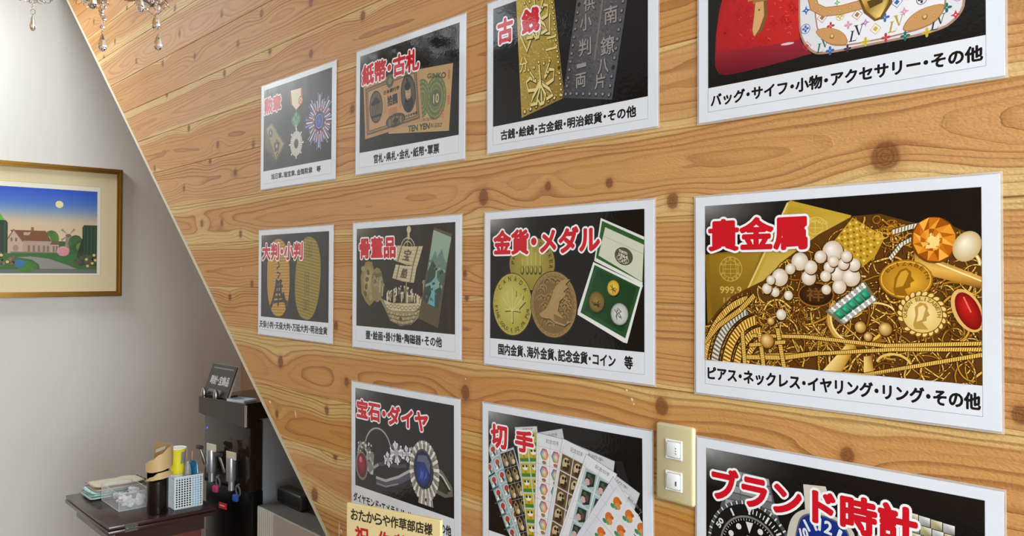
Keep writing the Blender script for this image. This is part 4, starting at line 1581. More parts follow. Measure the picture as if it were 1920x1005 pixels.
# ---- wristwatches
def art_watches(A):
    backdrop(A, (18, 18, 18), (168, 170, 170))
    steel, dk, lt = (150, 152, 152), (84, 86, 88), (222, 222, 218)
    # the diver: bracelet, case, bezel
    A.poly([(62, 40), (124, 44), (140, 100), (44, 100)], dk).up()
    for k in range(5):
        y = 42 + k * 11
        A.poly([(62 - k * 2, y), (124 + k * 2, y + 2), (125 + k * 2, y + 11), (60 - k * 2, y + 9)], (steel, (112, 114, 116))[k % 2])
        A.line([(82 - k, y), (80 - k, y + 10)], 1, dk)
        A.line([(104 + k, y), (106 + k, y + 10)], 1, dk)
    A.up()
    cx, cy = 93, 152
    A.ell(cx, cy, 70, 70, (70, 72, 74), n=60).up()
    for k in range(90):
        t = 2 * PI * k / 90
        A.line([(cx + 65 * math.cos(t), cy + 65 * math.sin(t)), (cx + 70 * math.cos(t), cy + 70 * math.sin(t))], 2.2, lt if k % 2 else dk)
    A.up()
    A.ell(cx, cy, 65, 65, (22, 22, 24), n=60).up()
    for k in range(60):
        t = 2 * PI * k / 60
        if k % 5 == 0:
            A.line([(cx + 51 * math.cos(t), cy + 51 * math.sin(t)), (cx + 62 * math.cos(t), cy + 62 * math.sin(t))], 3, lt)
        elif 45 <= k <= 60:
            A.line([(cx + 53 * math.cos(t), cy + 53 * math.sin(t)), (cx + 60 * math.cos(t), cy + 60 * math.sin(t))], 1.4, lt)
    A.up()
    A.poly([(cx - 6, cy - 63), (cx + 6, cy - 63), (cx, cy - 52)], lt).up()

    def bez(s, deg):
        t = math.radians(deg)
        x, y = cx + 57 * math.cos(t), cy + 57 * math.sin(t)
        ux, uy = -math.sin(t), math.cos(t)
        nx, ny = math.cos(t), math.sin(t)
        A.ell(x, y, 8, 8, (22, 22, 24)).up()
        A.text(s, [(x - ux * 7 + nx * 4, y - uy * 7 + ny * 4), (x + ux * 7 + nx * 4, y + uy * 7 + ny * 4), (x + ux * 7 - nx * 4, y + uy * 7 - ny * 4), (x - ux * 7 - nx * 4, y - uy * 7 - ny * 4)], lt, .5, 6).up()
    bez('50', -150)
    bez('10', -30)
    A.ell(cx, cy, 49, 49, (120, 122, 122), n=48).up()
    A.ell(cx, cy, 46, 46, (12, 12, 13), n=48).up()
    for k in range(60):
        t = 2 * PI * k / 60
        A.line([(cx + 42 * math.cos(t), cy + 42 * math.sin(t)), (cx + 45 * math.cos(t), cy + 45 * math.sin(t))], .8, lt)
    for k in range(12):
        t = 2 * PI * k / 12
        if k != 9:
            A.ell(cx + 35 * math.cos(t), cy + 35 * math.sin(t), 4.4, 4.4, lt, n=14)
    A.up()
    A.poly([(cx - 6, cy - 40), (cx + 6, cy - 40), (cx, cy - 24)], lt)
    for dx in (-4, -2, 0, 2, 4):
        A.line([(cx, cy - 15), (cx + dx, cy - 20.5)], .9, lt)
    A.text('ROLEX', (cx - 12, cy - 13.5, cx + 12, cy - 8.5), lt, .2, 4)
    A.text('OYSTER PERPETUAL', (cx - 13, cy - 7, cx + 13, cy - 4.6), (150, 150, 148), .05, 3)
    A.up()
    A.line([(cx, cy), (cx - 22, cy - 12)], 3.4, lt)
    A.line([(cx, cy), (cx + 34, cy - 20)], 2.6, lt)
    A.ell(cx, cy, 4, 4, lt).up()
    # the curved blue dial
    A.poly([(176, 41), (208, 38), (216, 60), (210, 90), (180, 90)], (206, 202, 188)).up()
    A.poly(chaikin([(170, 226), (152, 190), (148, 150), (153, 104), (162, 84), (182, 72), (214, 72), (240, 82), (250, 96), (254, 150), (248, 192), (230, 226)], 2), (198, 194, 180)).up()
    A.poly(chaikin([(178, 214), (164, 186), (160, 150), (165, 104), (174, 80), (206, 76), (236, 84), (243, 104), (245, 150), (238, 186), (224, 214)], 2), (90, 92, 100)).up()
    A.poly(chaikin([(180, 211), (166, 186), (162, 150), (167, 104), (176, 82), (206, 78), (234, 86), (241, 104), (243, 150), (236, 186), (222, 211)], 2), (22, 46, 128)).up()
    for s, q in (('12', [(199, 82), (217, 85), (216, 101), (198, 98)]), ('11', [(176, 90), (190, 86), (196, 99), (184, 103)]), ('1', [(227, 91), (230.5, 93), (226, 106), (222.5, 104)]),
                 ('10', [(170, 103), (180, 100), (184, 112), (173, 115)]), ('2', [(232, 104), (240, 106), (236, 118), (228, 114)])):
        A.text(s, q, (222, 226, 230), .8, 6)
    A.up()
    A.poly([(250, 62), (262, 60), (266, 90), (252, 98)], (150, 150, 146)).up()
    # steel-and-gold bracelet
    for i in range(5):
        for j in range(3):
            x, y = 300 + i * 14 + j * 1.5, 47 + j * 12 + i * 1.5
            A.poly([(x, y), (x + 13, y + 1), (x + 13, y + 12), (x, y + 11)], None, [(200, 190, 140), (240, 236, 220), (120, 112, 80), (160, 150, 110)] if (i + j) % 2 else [(206, 208, 206), (246, 246, 246), (120, 122, 124), (150, 152, 152)])
    A.up()
    A.ell(312, 128, 62, 52, (170, 168, 160)).up()
    A.ell(312, 130, 52, 44, (40, 42, 44)).up()


# ---- designer handbags
def art_bags(A):
    backdrop(A, (24, 26, 26), (120, 124, 122))
    # red embossed patent bag
    A.poly(chaikin([(44, 110), (100, 84), (168, 90), (168, 222), (190, 230), (60, 236), (40, 232), (31, 218), (33, 168)], 2), (120, 28, 38)).up()
    A.poly([(46, 112), (100, 88), (168, 92), (168, 206), (120, 204), (34, 198), (34, 170)], None, [(170, 26, 30), (196, 34, 32), (206, 40, 34), (196, 36, 34), (204, 44, 34), (170, 30, 34), (178, 28, 32)]).up()
    A.poly([(33, 196), (120, 204), (168, 206), (186, 229), (60, 235), (41, 231), (32, 218)], None, [(146, 36, 44), (150, 34, 44), (150, 40, 50), (128, 34, 50), (112, 26, 40), (104, 22, 34), (118, 26, 36)]).up()
    r = random.Random(8)
    for k in range(34):
        x, y = 42 + r.random() * 120, 112 + r.random() * 88
        for q in range(4):
            t = q * PI / 2 + r.random() * .3
            A.ell(x + 3.4 * math.cos(t), y + 3.4 * math.sin(t), 2.6, 1.8, (172, 26, 32), rot=t, n=8)
    for k in range(26):
        x, y = 60 + r.random() * 104, 140 + r.random() * 56
        A.line([(x, y), (x + r.uniform(-6, 6), y + r.uniform(-5, 5))], .7, (240, 96, 70))
    A.up()
    A.ell(150, 208, 10, 1.8, (232, 190, 200), rot=.06).up()
    A.line([(98, 90), (98, 134)], 20, (176, 128, 76))
    A.up()
    A.rect(96, 128, 119, 140, (160, 112, 62))
    A.up()
    A.poly([(99, 138), (118, 139), (120, 160), (112, 180), (98, 188), (94, 178), (97, 158)], (126, 84, 44)).up()
    A.poly([(100, 138), (113, 139), (114, 160), (106, 178), (98, 187), (95, 177), (98, 158)], (212, 164, 106)).up()
    A.ell(106, 150, 1.4, 1.4, (90, 60, 30)).up()
    A.poly([(96, 120), (120, 122), (118, 132), (98, 131)], (206, 178, 96)).up()
    # white multicolour bag
    A.poly(chaikin([(170, 60), (384, 60), (382, 202), (374, 222), (351, 235), (275, 234), (203, 234), (186, 229), (170, 208), (166, 175)], 2), (176, 140, 120)).up()
    A.poly(chaikin([(172, 60), (381, 60), (379, 202), (371, 220), (350, 232), (275, 231), (203, 231), (188, 226), (172, 206), (168.5, 175)], 2), (224, 222, 226)).up()
    A.poly(chaikin([(188, 100), (190, 196), (206, 220), (228, 228.6), (286, 229.6), (342, 226.5), (357, 210), (359, 196), (359, 100)], 2), (170, 132, 100)).up()
    A.poly(chaikin([(190, 100), (192, 196), (207.5, 218.5), (229, 226.6), (286, 227.6), (341, 224.5), (355, 209), (357, 196), (357, 100)], 2), (236, 234, 238)).up()
    cols = [(58, 108, 176), (196, 62, 70), (206, 180, 60), (190, 130, 190), (40, 110, 104), (52, 52, 72), (130, 190, 120), (222, 150, 180), (170, 120, 60)]

    def flower(x, y, s, c, kind):
        if kind == 0:   # four-petal star
            A.poly([(x, y - s), (x + s * .28, y - s * .28), (x + s, y), (x + s * .28, y + s * .28), (x, y + s), (x - s * .28, y + s * .28), (x - s, y), (x - s * .28, y - s * .28)], c)
            A.up()
            A.ell(x, y, s * .16, s * .16, (236, 234, 238), n=8)
        elif kind == 1:  # quatrefoil in a disc
            A.outline(x, y, s, s, s * .14, c, n=20)
            for q in range(4):
                t = q * PI / 2
                A.ell(x + s * .45 * math.cos(t), y + s * .45 * math.sin(t), s * .34, s * .26, c, rot=t, n=10)
        elif kind == 2:  # rounded four-petal flower
            for q in range(4):
                t = q * PI / 2
                A.ell(x + s * .55 * math.cos(t), y + s * .55 * math.sin(t), s * .48, s * .30, c, rot=t, n=10)
        else:            # open diamond
            A.line([(x, y - s), (x + s, y), (x, y + s), (x - s, y)], s * .14, c, closed=True)
            A.poly([(x, y - s * .5), (x + s * .5, y), (x, y + s * .5), (x - s * .5, y)], c)

    def mono(x, y, s, c):
        def q(*pp):
            A.poly([(x + a * s, y + b * s) for a, b in pp], c)
        x, y = x - .24 * s, y + .14 * s
        q((-.28, -.50), (-.04, -.50), (-.34, .84), (-.58, .84))          # L stem
        q((-.44, -.55), (.10, -.55), (.09, -.46), (-.46, -.46))
        q((-.74, .80), (.30, .80), (.28, .92), (-.77, .92))
        q((.30, .80), (.28, .92), (.22, .92), (.38, .50), (.44, .50))
        x, y = x + .42 * s, y - .22 * s
        q((-.26, -.92), (.04, -.92), (.40, .46), (.22, .46))              # V
        q((.70, -.92), (.80, -.92), (.36, .46), (.26, .46))
        q((-.40, -1.0), (.18, -1.0), (.18, -.90), (-.40, -.90))
        q((.52, -1.0), (.98, -1.0), (.98, -.90), (.52, -.90))
    for x, y, s, ci, kd in ((178, 168, 6.5, 0, 0), (177, 193, 6.5, 0, 1), (179, 217, 6, 1, 3), (201, 183, 7, 8, 3), (213, 197, 5.5, 1, 2), (226, 187, 5.5, 2, 1), (237, 201, 5.5, 7, 2),
                            (249, 190, 7, 8, 3), (260, 203, 5.5, 3, 0), (273, 214, 7, 2, 3), (285, 202, 6, 0, 2), (286, 228, 6, 1, 2), (309, 200, 6, 7, 0), (260, 228, 6, 2, 2), (236, 232, 5, 5, 2),
                            (212, 230, 6, 0, 2), (310, 231, 6, 4, 2), (336, 232, 6, 2, 2), (369, 218, 6, 1, 0), (359, 207, 6, 4, 2), (300, 186, 7, 0, 3), (222, 168, 5, 6, 0), (330, 190, 6, 5, 1),
                            (346, 180, 6, 2, 0), (178, 145, 6, 1, 2), (372, 196, 6, 3, 1), (374, 176, 6, 1, 3)):
        flower(x, y, s, cols[ci], kd)
    A.up(2)
    for x, y, s, c in ((247, 214, 9.5, (44, 48, 66)), (298, 213, 9.5, (186, 160, 60)), (201, 221, 8.5, (40, 104, 96)), (348, 222, 8.5, (44, 70, 66))):
        mono(x, y, s, c)
    A.up()
    tan, tn2, brass, bd = (202, 152, 98), (168, 118, 70), (214, 180, 90), (110, 78, 30)
    for P_ in ([(190, 198), (206, 197), (222, 203), (233, 212), (238, 226), (226, 226), (208, 219), (196, 208)],
               [(305, 226), (311, 212), (324, 203), (340, 200), (357, 201), (356, 210), (346, 221), (330, 226)]):
        P_ = chaikin(P_, 2)
        A.poly(P_, tn2).up()
        mx, my = sum(p[0] for p in P_) / len(P_), sum(p[1] for p in P_) / len(P_)
        A.poly([(mx + (x - mx) * .95, my + (y - my) * .95) for x, y in P_], tan).up()
        A.ell(mx, my, 3.4, 3.4, bd).up()
        A.grad(mx, my - .4, 3, 3, (246, 222, 150), (170, 128, 50), n=12).up()
        for s in (-1, 1):
            A.grad(mx + 11 * s, my + 2 * s - 1, 1.7, 1.7, (240, 214, 140), (150, 110, 40), n=10)
        A.up()
    A.line([(184, 140), (190, 166), (204, 176), (228, 179), (258, 178)], 13, tn2).up()
    A.line([(184, 140), (190, 166), (204, 176), (228, 179), (258, 178)], 11, tan).up()
    A.line([(290, 172), (330, 164), (357, 150)], 11, tan).up()
    for x, y in ((192, 160), (198, 171), (212, 178), (226, 179), (240, 178)):
        A.grad(x, y, 1.9, 1.9, (246, 222, 150), (150, 110, 40), n=10)
    A.up()
    A.poly([(250, 168), (296, 166), (294, 186), (281, 203), (272, 204), (258, 190)], bd).up()
    A.poly([(254, 170), (292, 168), (290, 184), (279, 200), (273, 201), (261, 188)], None, [(226, 190, 96), (190, 150, 60), (120, 88, 30), (240, 214, 130), (206, 170, 80), (150, 114, 44)]).up()
    A.poly([(262, 176), (284, 174), (282, 182), (266, 186)], (86, 66, 26)).up()


LABEL = 'laminated poster'
POSTERS = [
    # name, film corner x, z, tilt, title pieces, caption, art, label
    (-2.2331, 2.0356, -.0056, [('勲章', (21, 40, 127, 88))], ('旭日章、瑞宝章、金鵄勲章　等', (70, 260.5, 348, 276)), art_medals,
     'laminated white poster picturing war medals with ribbon and star'),
    (-1.7179, 2.0345, -.0063, [('紙幣・古札', (28, 40, 262, 91))], ('官札・県札・金札・紙幣・軍票', (83, 259.5, 335, 280)), art_notes,
     'laminated white poster picturing two old banknotes on black'),
    (-1.2299, 2.0343, .0011, [('古', (32, 42, 78, 92)), ('銭', (101, 40, 151, 87))], ('古銭・絵銭・古金銀・明治銀貨・その他', (43, 260, 377, 278.5)), art_bars,
     'laminated white poster picturing a gold and a silver bar coin'),
    (-.7329, 2.0286, .0003, [], ('バッグ・サイフ・小物・アクセサリー・その他', (25, 260, 398, 278)), art_bags,
     'laminated white poster picturing red and white handbags'),
    (-2.2432, 1.6194, -.0013, [('大判・小判', (24, 40, 266, 89))], ('天保小判・天保大判・万延大判・明治金貨', (11.5, 260.5, 396, 280)), art_ovals,
     'laminated white poster picturing two large oval gold coins'),
    (-1.7294, 1.6189, .0021, [('骨董品', (31, 38, 186, 89))], ('壷・絵画・掛け軸・陶磁器・その他', (62, 258, 357, 278.5)), art_antiques,
     'laminated white poster picturing a carved ship and hanging scroll'),
    (-1.2365, 1.6193, .0015, [('金貨・メダル', (29, 38, 307, 87))], ('国内金貨、海外金貨、記念金貨・コイン　等', (44.5, 258, 377, 279)), art_coins,
     'laminated white poster picturing three big coins and a green case'),
    (-.7385, 1.6174, .002, [('貴金属', (26, 37, 186, 86))], ('ピアス・ネックレス・イヤリング・リング・その他', (24.5, 259, 399, 278)), art_gold,
     'laminated white poster picturing a heap of gold jewellery'),
    (-1.7317, 1.2362, .0108, [('宝石・ダイヤ', (25, 41, 313, 87))], ('ダイヤモンド・エメラルド・サファイア・その他', (12, 267, 391, 287)), art_gems,
     'laminated poster picturing ruby and sapphire rings, above the yellow congratulation board'),
    (-1.2407, 1.2434, .0101, [('切', (27, 39, 76, 86)), ('手', (97, 41, 149, 83))], None, art_stamps,
     'laminated white poster picturing a fan of postage stamp sheets'),
    (-.7363, 1.252, .0002, [('ブランド時計', (29, 41, 327, 92))], None, art_watches,
     'laminated white poster picturing luxury wristwatches, below the light switch height'),
]


def build_poster(fx, fz, tilt, titles, cap, art, label):
    def to3(x, y, d):
        return ((x - 212) / 1000.0, -.0012 - d, (151.5 - y) / 1000.0)
    c, s = math.cos(tilt), math.sin(tilt)
    cx, cz = fx + .212 * c + .1515 * s, fz - .1515 * c + .212 * s
    root = thing('laminated_poster', label, 'poster', (cx, -.0016, cz), 0, 'laminated posters on the plank wall')
    root.rotation_euler = (0, -tilt, 0)
    # paper core
    b = MB()
    b.box(-.2092, .2092, -.0011, 0, -.1487, .1487)
    b.build('paper_sheet', M_sheet, root, smooth=False)
    f = MB()
    for x0, x1, z0, z1 in ((-.2122, -.2092, -.1516, .1516), (.2092, .2122, -.1516, .1516), (-.2092, .2092, .1487, .1516), (-.2092, .2092, -.1516, -.1487)):
        f.box(x0, x1, -.0008, -.0003, z0, z1)
    f.build('laminate_edge', M_film, root, smooth=False)
    A = Art()
    A.rect(PX0 - .4, PY0 - .4, PX1 + .4, 285.6, (120, 122, 126)).up()
    A.rect(PX0, PY0, PX1, 285.2, (228, 232, 238)).up()
    A.rect(PX0, PY0, PX1, PY1, (20, 20, 21)).up()
    art(A)
    obj('printed_picture', A.mesh('printed_picture', to3), INK, root)
    top = A.L + 3
    if titles:
        B = Art()
        B.L = top
        for s_, q in titles:
            B.text(s_, (q[0] + 2.4, q[1] + 2.4, q[2] - 2.4, q[3] - 2.4), (246, 244, 246), 5.6, 16)
        B.up(2)
        for s_, q in titles:
            B.text(s_, (q[0] + 2.4, q[1] + 2.4, q[2] - 2.4, q[3] - 2.4), RED, 2.3, 12)
        obj('title_lettering', B.mesh('title_lettering', to3), INK, root)
    if cap is None:
        return root
    Cc = Art()
    Cc.L = 6
    Cc.text(cap[0], cap[1], (22, 22, 24), .8, 10)
    obj('caption_lettering', Cc.mesh('caption_lettering', to3), INK, root)
    return root


for a_ in POSTERS:
    build_poster(*a_)

# ------------------------------------------------------------------ light switch on the planks
M_ivory = mat('ivory plastic', (198, 188, 146), .35, spec=.5)
M_swwhite = mat('white switch plastic', (236, 238, 236), .3)
M_swshade = mat('grey switch mark', (70, 72, 72), .5)
sw = thing('light_switch', 'ivory two-gang light switch plate with white rockers on the planks', 'light switch', (-.7725, 0, 1.202))
b = MB().box(-.0362, .0362, -.0075, .002, -.061, .061, .005, 3)
b.build('cover_plate', M_ivory, sw)
for zc, mark in ((.0225, False), (-.0265, True)):
    fr = MB()
    for x0, x1, z0, z1 in ((-.0155, .0155, .0125, .0150), (-.0155, .0155, -.0150, -.0125), (-.0155, -.0125, -.0125, .0125), (.0125, .0155, -.0125, .0125)):
        fr.box(x0, x1, -.0092, -.006, z0 + zc, z1 + zc, .0004, 1)
    fo = fr.build('rocker_frame', M_swwhite, sw, smooth=False)
    rk = MB().box(-.0118, .0118, -.0115, -.006, zc - .0118, zc + .0118, .0015, 2)
    ro = rk.build('rocker', M_swwhite, sw)
    mk = MB()
    if mark:
        mk.box(.0055, .0075, -.0119, -.0114, zc - .006, zc + .001)
    else:
        for k in range(3):
            mk.box(.0055, .0068, -.0119, -.0114, zc - .006 + k * .004, zc - .0045 + k * .004)
    mk.build('rocker_mark', M_swshade, ro, smooth=False)

# ------------------------------------------------------------------ congratulation board on its stake
M_cream = mat('cream grained board', (216, 196, 142), .6, bump=.15, bscale=30, bstretch=(2, 1, 40), vary=.08)
bd = thing('congratulation_board', 'cream congratulation board with brush lettering, in front of the ring poster', 'sign', (-1.3126, -.1661, 0), math.atan2(.298, .955))
MB().box(-.1135, .1135, 0, .008, .78, 1.042, .001, 1).build('board', M_cream, bd, smooth=False)
M_stake = mat('pale wood stake', (196, 164, 116), .6)
st = MB().box(-.012, .012, .008, .02, .02, 1.0, .001, 1)
st.box(-.09, .09, -.05, .07, 0, .02, .003, 1)
st.build('stake', M_stake, bd)
A = Art()
ink = (40, 32, 22)
xs = np.linspace(11, 209.5, 11)
for i, ch in enumerate('おたからや作草部店様'):
    w_ = (xs[i + 1] - xs[i])
    A.text(ch, (xs[i] + .8, 9.5, xs[i + 1] - .8, 30.5), ink, .55, 8)
for ch, x in (('祝', 23), ('作', 80), ('草', 121), ('部', 158), ('店', 188)):
    A.text(ch, (x, 42, x + (34 if ch == '祝' else 30), 80), (172, 30, 34), 1.1, 8)
obj('board_lettering', A.mesh('board_lettering', lambda x, y, d: ((x - 113.5) / 1000, -.0004 - d, 1.042 - y / 1000)), INK_MATT, bd)

# ------------------------------------------------------------------ framed landscape print on the far wall
M_gold = mat('gilt frame', (158, 116, 52), .32, .75, vary=.15, bscale=20)
M_mat = mat('cream mount', (226, 208, 168), .8)
pic = thing('framed_picture', 'gilt-framed moonlit country house print in a cream mount', 'picture', (XW, -.13, 1.70), PI / 2)
# local: x along +Y of the room, front towards the room at -y
W2, H2 = .462, .333


def frame_bars(x0, x1, z0, z1, t, y0, y1, bev=.003):
    m = MB()
    m.prism([(x0, z0), (x1, z0), (x1 - t, z0 + t), (x0 + t, z0 + t)], y1 - y0, T(0, y0, 0))
    m.prism([(x1, z0), (x1, z1), (x1 - t, z1 - t), (x1 - t, z0 + t)], y1 - y0, T(0, y0, 0))
    m.prism([(x1, z1), (x0, z1), (x0 + t, z1 - t), (x1 - t, z1 - t)], y1 - y0, T(0, y0, 0))
    m.prism([(x0, z1), (x0, z0), (x0 + t, z0 + t), (x0 + t, z1 - t)], y1 - y0, T(0, y0, 0))
    return m


fb = frame_bars(-W2, W2, -H2, H2, .026, -.026, -.002)
fb2 = frame_bars(-W2 + .004, W2 - .004, -H2 + .004, H2 - .004, .010, -.031, -.026)
fr_ = fb.build('frame', M_gold, pic, smooth=False)
fb2.build('frame_ridge', M_gold, fr_, smooth=False)
MB().box(-W2 + .02, W2 - .02, -.012, -.004, -H2 + .02, H2 - .02).build('mount', M_mat, pic, smooth=False)
A = Art(2e-5)
# art sheet in mm: 0..720 wide, 0..420 high, right edge at x=.342 local
GW, GH = 690.0, 424.0
A.rect(-16, -26, GW + 18, GH + 12, (196, 178, 140)).up()
A.rect(-14, -24, GW + 16, GH + 10, (236, 228, 208)).up()


def sky(u, v):
    stops = [(0, (40, 78, 190)), (.28, (74, 116, 190)), (.46, (142, 156, 170)), (.60, (206, 182, 150)), (1, (222, 190, 150))]
    for (a, ca), (b_, cb) in zip(stops, stops[1:]):
        if a <= v <= b_:
            k = (v - a) / (b_ - a)
            return tuple(p * (1 - k) + q * k for p, q in zip(ca, cb))
    return stops[-1][1]


A.gradgrid(0, 0, GW, 270, sky, 1, 14).up()
A.rect(0, 262, GW, GH, (52, 96, 44)).up()
A.clip = (0, 0, GW, GH)
A.ell(513, 76, 18, 18, (236, 218, 158), n=32).up()
pr = random.Random(2)


def bush(cx, cy, rx, ry, c, n=12):
    for k in range(n):
        t = 2 * PI * k / n
        A.ell(cx + rx * .55 * math.cos(t), cy + ry * .55 * math.sin(t), rx * .5, ry * .5, tuple(v * pr.uniform(.85, 1.15) for v in c), n=12)
    A.ell(cx, cy, rx * .7, ry * .7, c, n=16)
    A.up()


bush(478, 250, 34, 40, (74, 118, 48))
bush(235, 190, 40, 60, (92, 150, 50))
bush(60, 230, 70, 60, (80, 120, 56))
# windmill
A.poly([(538, 300), (544, 236), (550, 228), (562, 228), (568, 236), (574, 300)], (140, 128, 112)).up()
A.ell(556, 232, 14, 8, (110, 92, 80)).up()
for k in (.7, 2.4, 3.9, 5.4):
    c_, s_ = math.cos(k), math.sin(k)
    A.poly([(556 + 6 * c_, 230 + 6 * s_), (556 + 44 * c_ - 6 * s_, 230 + 40 * s_ + 6 * c_), (556 + 44 * c_ + 6 * s_, 230 + 40 * s_ - 6 * c_)], (150, 130, 112))
A.up()
bush(590, 272, 34, 42, (62, 96, 44))
bush(622, 290, 30, 26, (88, 124, 56))
# house
A.poly([(306, 238), (470, 238), (500, 330), (320, 330)], (178, 150, 128)).up()
A.poly([(298, 212), (452, 212), (478, 264), (330, 264)], (122, 76, 46)).up()
A.poly([(284, 262), (314, 210), (352, 268), (352, 326), (284, 326)], (190, 164, 142)).up()
A.poly([(280, 264), (314, 206), (356, 268), (350, 268), (314, 214), (286, 264)], (128, 84, 54)).up()
A.rect(388, 196, 400, 214, (136, 96, 70))
A.poly([(356, 222), (388, 220), (380, 236), (356, 236)], (176, 160, 140))
A.rect(478, 268, 512, 322, (184, 158, 136))
A.poly([(472, 280), (482, 262), (512, 266), (516, 280)], (122, 78, 50)).up()
for x in (300, 320):
    A.rect(x, 250, x + 8, 268, (120, 98, 86))
for x in (374, 396, 418, 440, 458, 484, 498):
    A.rect(x, 286, x + 10, 316, (132, 108, 94))
A.ell(322, 300, 12, 16, (160, 134, 114)).up()
A.rect(300, 318, 512, 332, (112, 112, 96)).up()
# lawn, drive, road
A.poly([(0, 330), (300, 326), (520, 322), (GW, 336), (GW, GH), (0, GH)], (58, 104, 44)).up()
A.poly([(330, 346), (388, 340), (470, 352), (548, 380), (602, 404), (430, 408), (424, 380), (392, 356)], (142, 136, 130)).up()
A.rect(0, 402, GW, GH, (104, 108, 100)).up()
A.rect(0, 402, GW, 405, (80, 96, 76)).up()
bush(372, 392, 40, 28, (72, 118, 44))
# clipped hedges
for x0, x1, y0, y1 in ((120, 288, 166, 340), (-10, 90, 176, 340), (620, 740, 176, 330)):
    A.poly([(x0 + 8, y0), (x1 - 8, y0), (x1, y0 + 12), (x1, y1), (x0, y1), (x0, y0 + 12)], (38, 58, 38)).up()
    for k in range(7):
        x = x0 + (x1 - x0) * (k + .3) / 7
        A.rect(x, y0 + 6, x + (x1 - x0) * .05, y1, (54, 78, 48))
    A.up()
A.poly([(596, 330), (612, 270), (628, 220), (628, 340)], (34, 52, 36)).up()
# flower beds
for k in range(70):
    x, y = 120 + pr.random() * 200, 326 + pr.random() * 60
    A.ell(x, y, 7, 9, ((118, 84, 72), (70, 100, 52), (136, 104, 86), (56, 84, 44))[k % 4], n=8)
for k in range(60):
    x, y = 590 + pr.random() * 104, 326 + pr.random() * 56
    A.ell(x, y, 7, 8, ((96, 76, 62), (54, 80, 42), (66, 58, 50))[k % 3], n=8)
A.up()
for x, y in ((205, 338), (262, 336), (198, 380), (288, 368), (140, 350), (240, 360), (640, 352), (676, 330), (668, 372), (646, 386), (682, 356)):
    A.ell(x, y, 7, 7, (222, 184, 110), n=12)
A.up()
bush(532, 312, 28, 24, (206, 140, 148))
A.poly([(320, 362), (336, 356), (362, 362), (366, 376), (350, 396), (322, 396)], (58, 112, 150)).up()
obj('printed_landscape', A.mesh('printed_landscape', lambda x, y, d: ((x - GW) / 1000 + .342, -.0122 - d, .210 - y / 1000)), INK_MATT, pic)

# ------------------------------------------------------------------ dark folding side table
M_dark = mat('dark brown lacquered wood', (52, 33, 29), .28, spec=.5, coat=.2, vary=.2, bscale=12, bstretch=(1, 14, 1))
M_red = mat('reddish brown wood', (96, 46, 38), .4, vary=.2, bscale=12)
M_steel = mat('brushed steel', (176, 176, 172), .28, 1.0)
TX0, TX1, TY0, TY1, TZ = -3.389, -2.872, -.218, .140, .66
tb = thing('side_table', 'dark brown folding side table with a steel hinge, under the towels and tray', 'table', ((TX0 + TX1) / 2, (TY0 + TY1) / 2, 0))
tx, ty = (TX1 - TX0) / 2, (TY1 - TY0) / 2
MB().box(-tx, tx, -ty, ty, TZ - .013, TZ, .003, 2).build('upper_leaf', M_dark, tb)
MB().box(-tx - .002, tx + .002, -ty - .002, ty + .002, TZ - .029, TZ - .0145, .004, 2).build('lower_leaf', M_dark, tb)
ap = MB()
ap.box(-tx + .03, tx - .03, -ty + .03, ty - .03, TZ - .078, TZ - .029)
ap.build('apron', M_dark, tb, smooth=False)
MB().box(-tx + .16, tx - .032, -ty + .15, ty - .04, TZ - .20, TZ - .078, .002, 1).build('drawer_box', M_red, tb, smooth=False)
for sx in (-1, 1):
    for sy in (-1, 1):
        x, y = sx * (tx - .13), sy * (ty - .11)
        lg = MB()
        lg.box(x - .019, x + .019, y - .019, y + .019, 0, TZ - .029, .003, 1)
        lg.build('leg', M_dark, tb)
hg = MB()
for z0, z1 in ((TZ - .012, TZ - .002), (TZ - .027, TZ - .017)):
    hg.box(tx - .002, tx + .0028, -ty + .050, -ty + .092, z0, z1, .0008, 1)
for k in range(3):
    hg.tube([(tx + .0035, -ty + .052 + k * .0135, TZ - .0145), (tx + .0035, -ty + .064 + k * .0135, TZ - .0145)], .0030, 8)
hg.build('hinge', M_steel, tb)

# folded towels
M_mint = mat('mint green towel cloth', (176, 208, 200), .95, bump=.8, bscale=300, vary=.1)
M_beige = mat('cream towel cloth', (206, 192, 168), .95, bump=.8, bscale=300, vary=.1)


def towel(name, label, m, x0, x1, y0, y1, z0, layers, seed, lift=0.0):
    b = MB()
    r = random.Random(seed)
    th = .008
    for k in range(layers):
        i = r.uniform(0, .006)
        nx, ny = 16, 10
        z = z0 + k * th
        g = []
        for top in (0, 1):
            rows = []
            for a in range(nx + 1):
                row = []
                for c in range(ny + 1):
                    u, v = a / nx, c / ny
                    x = x0 + i + (x1 - x0 - 2 * i) * u
                    y = y0 + i + (y1 - y0 - 2 * i) * v
                    edge = min(u, 1 - u, v, 1 - v)
                    sq = min(1, edge / .07)
                    h = th * .5 + (th * .48) * (math.sqrt(1 - (1 - sq) ** 2)) * (1 if top else -1)
                    wv = (.0022 * math.sin(9 * u + 3 * v + k + seed) + .0016 * math.sin(17 * v + k * 2)) * k / layers * 2
                    row.append(b.bm.verts.new((x, y, max(z + h + abs(wv) + lift * u * k / layers, z0 + .0002))))
                rows.append(row)
            g.append(rows)
        for rows in g:
            for a in range(nx):
                for c in range(ny):
                    b.bm.faces.new((rows[a][c], rows[a + 1][c], rows[a + 1][c + 1], rows[a][c + 1]))
        t0, t1 = g
        per = [(a, 0) for a in range(nx)] + [(nx, c) for c in range(ny)] + [(nx - a, ny) for a in range(nx)] + [(0, ny - c) for c in range(ny)]
        for (a, c), (a2, c2) in zip(per, per[1:] + per[:1]):
            b.bm.faces.new((t0[a][c], t0[a2][c2], t1[a2][c2], t1[a][c]))
    o = b.build(name, m, angle=80)
    return tag(o, label, 'towel')


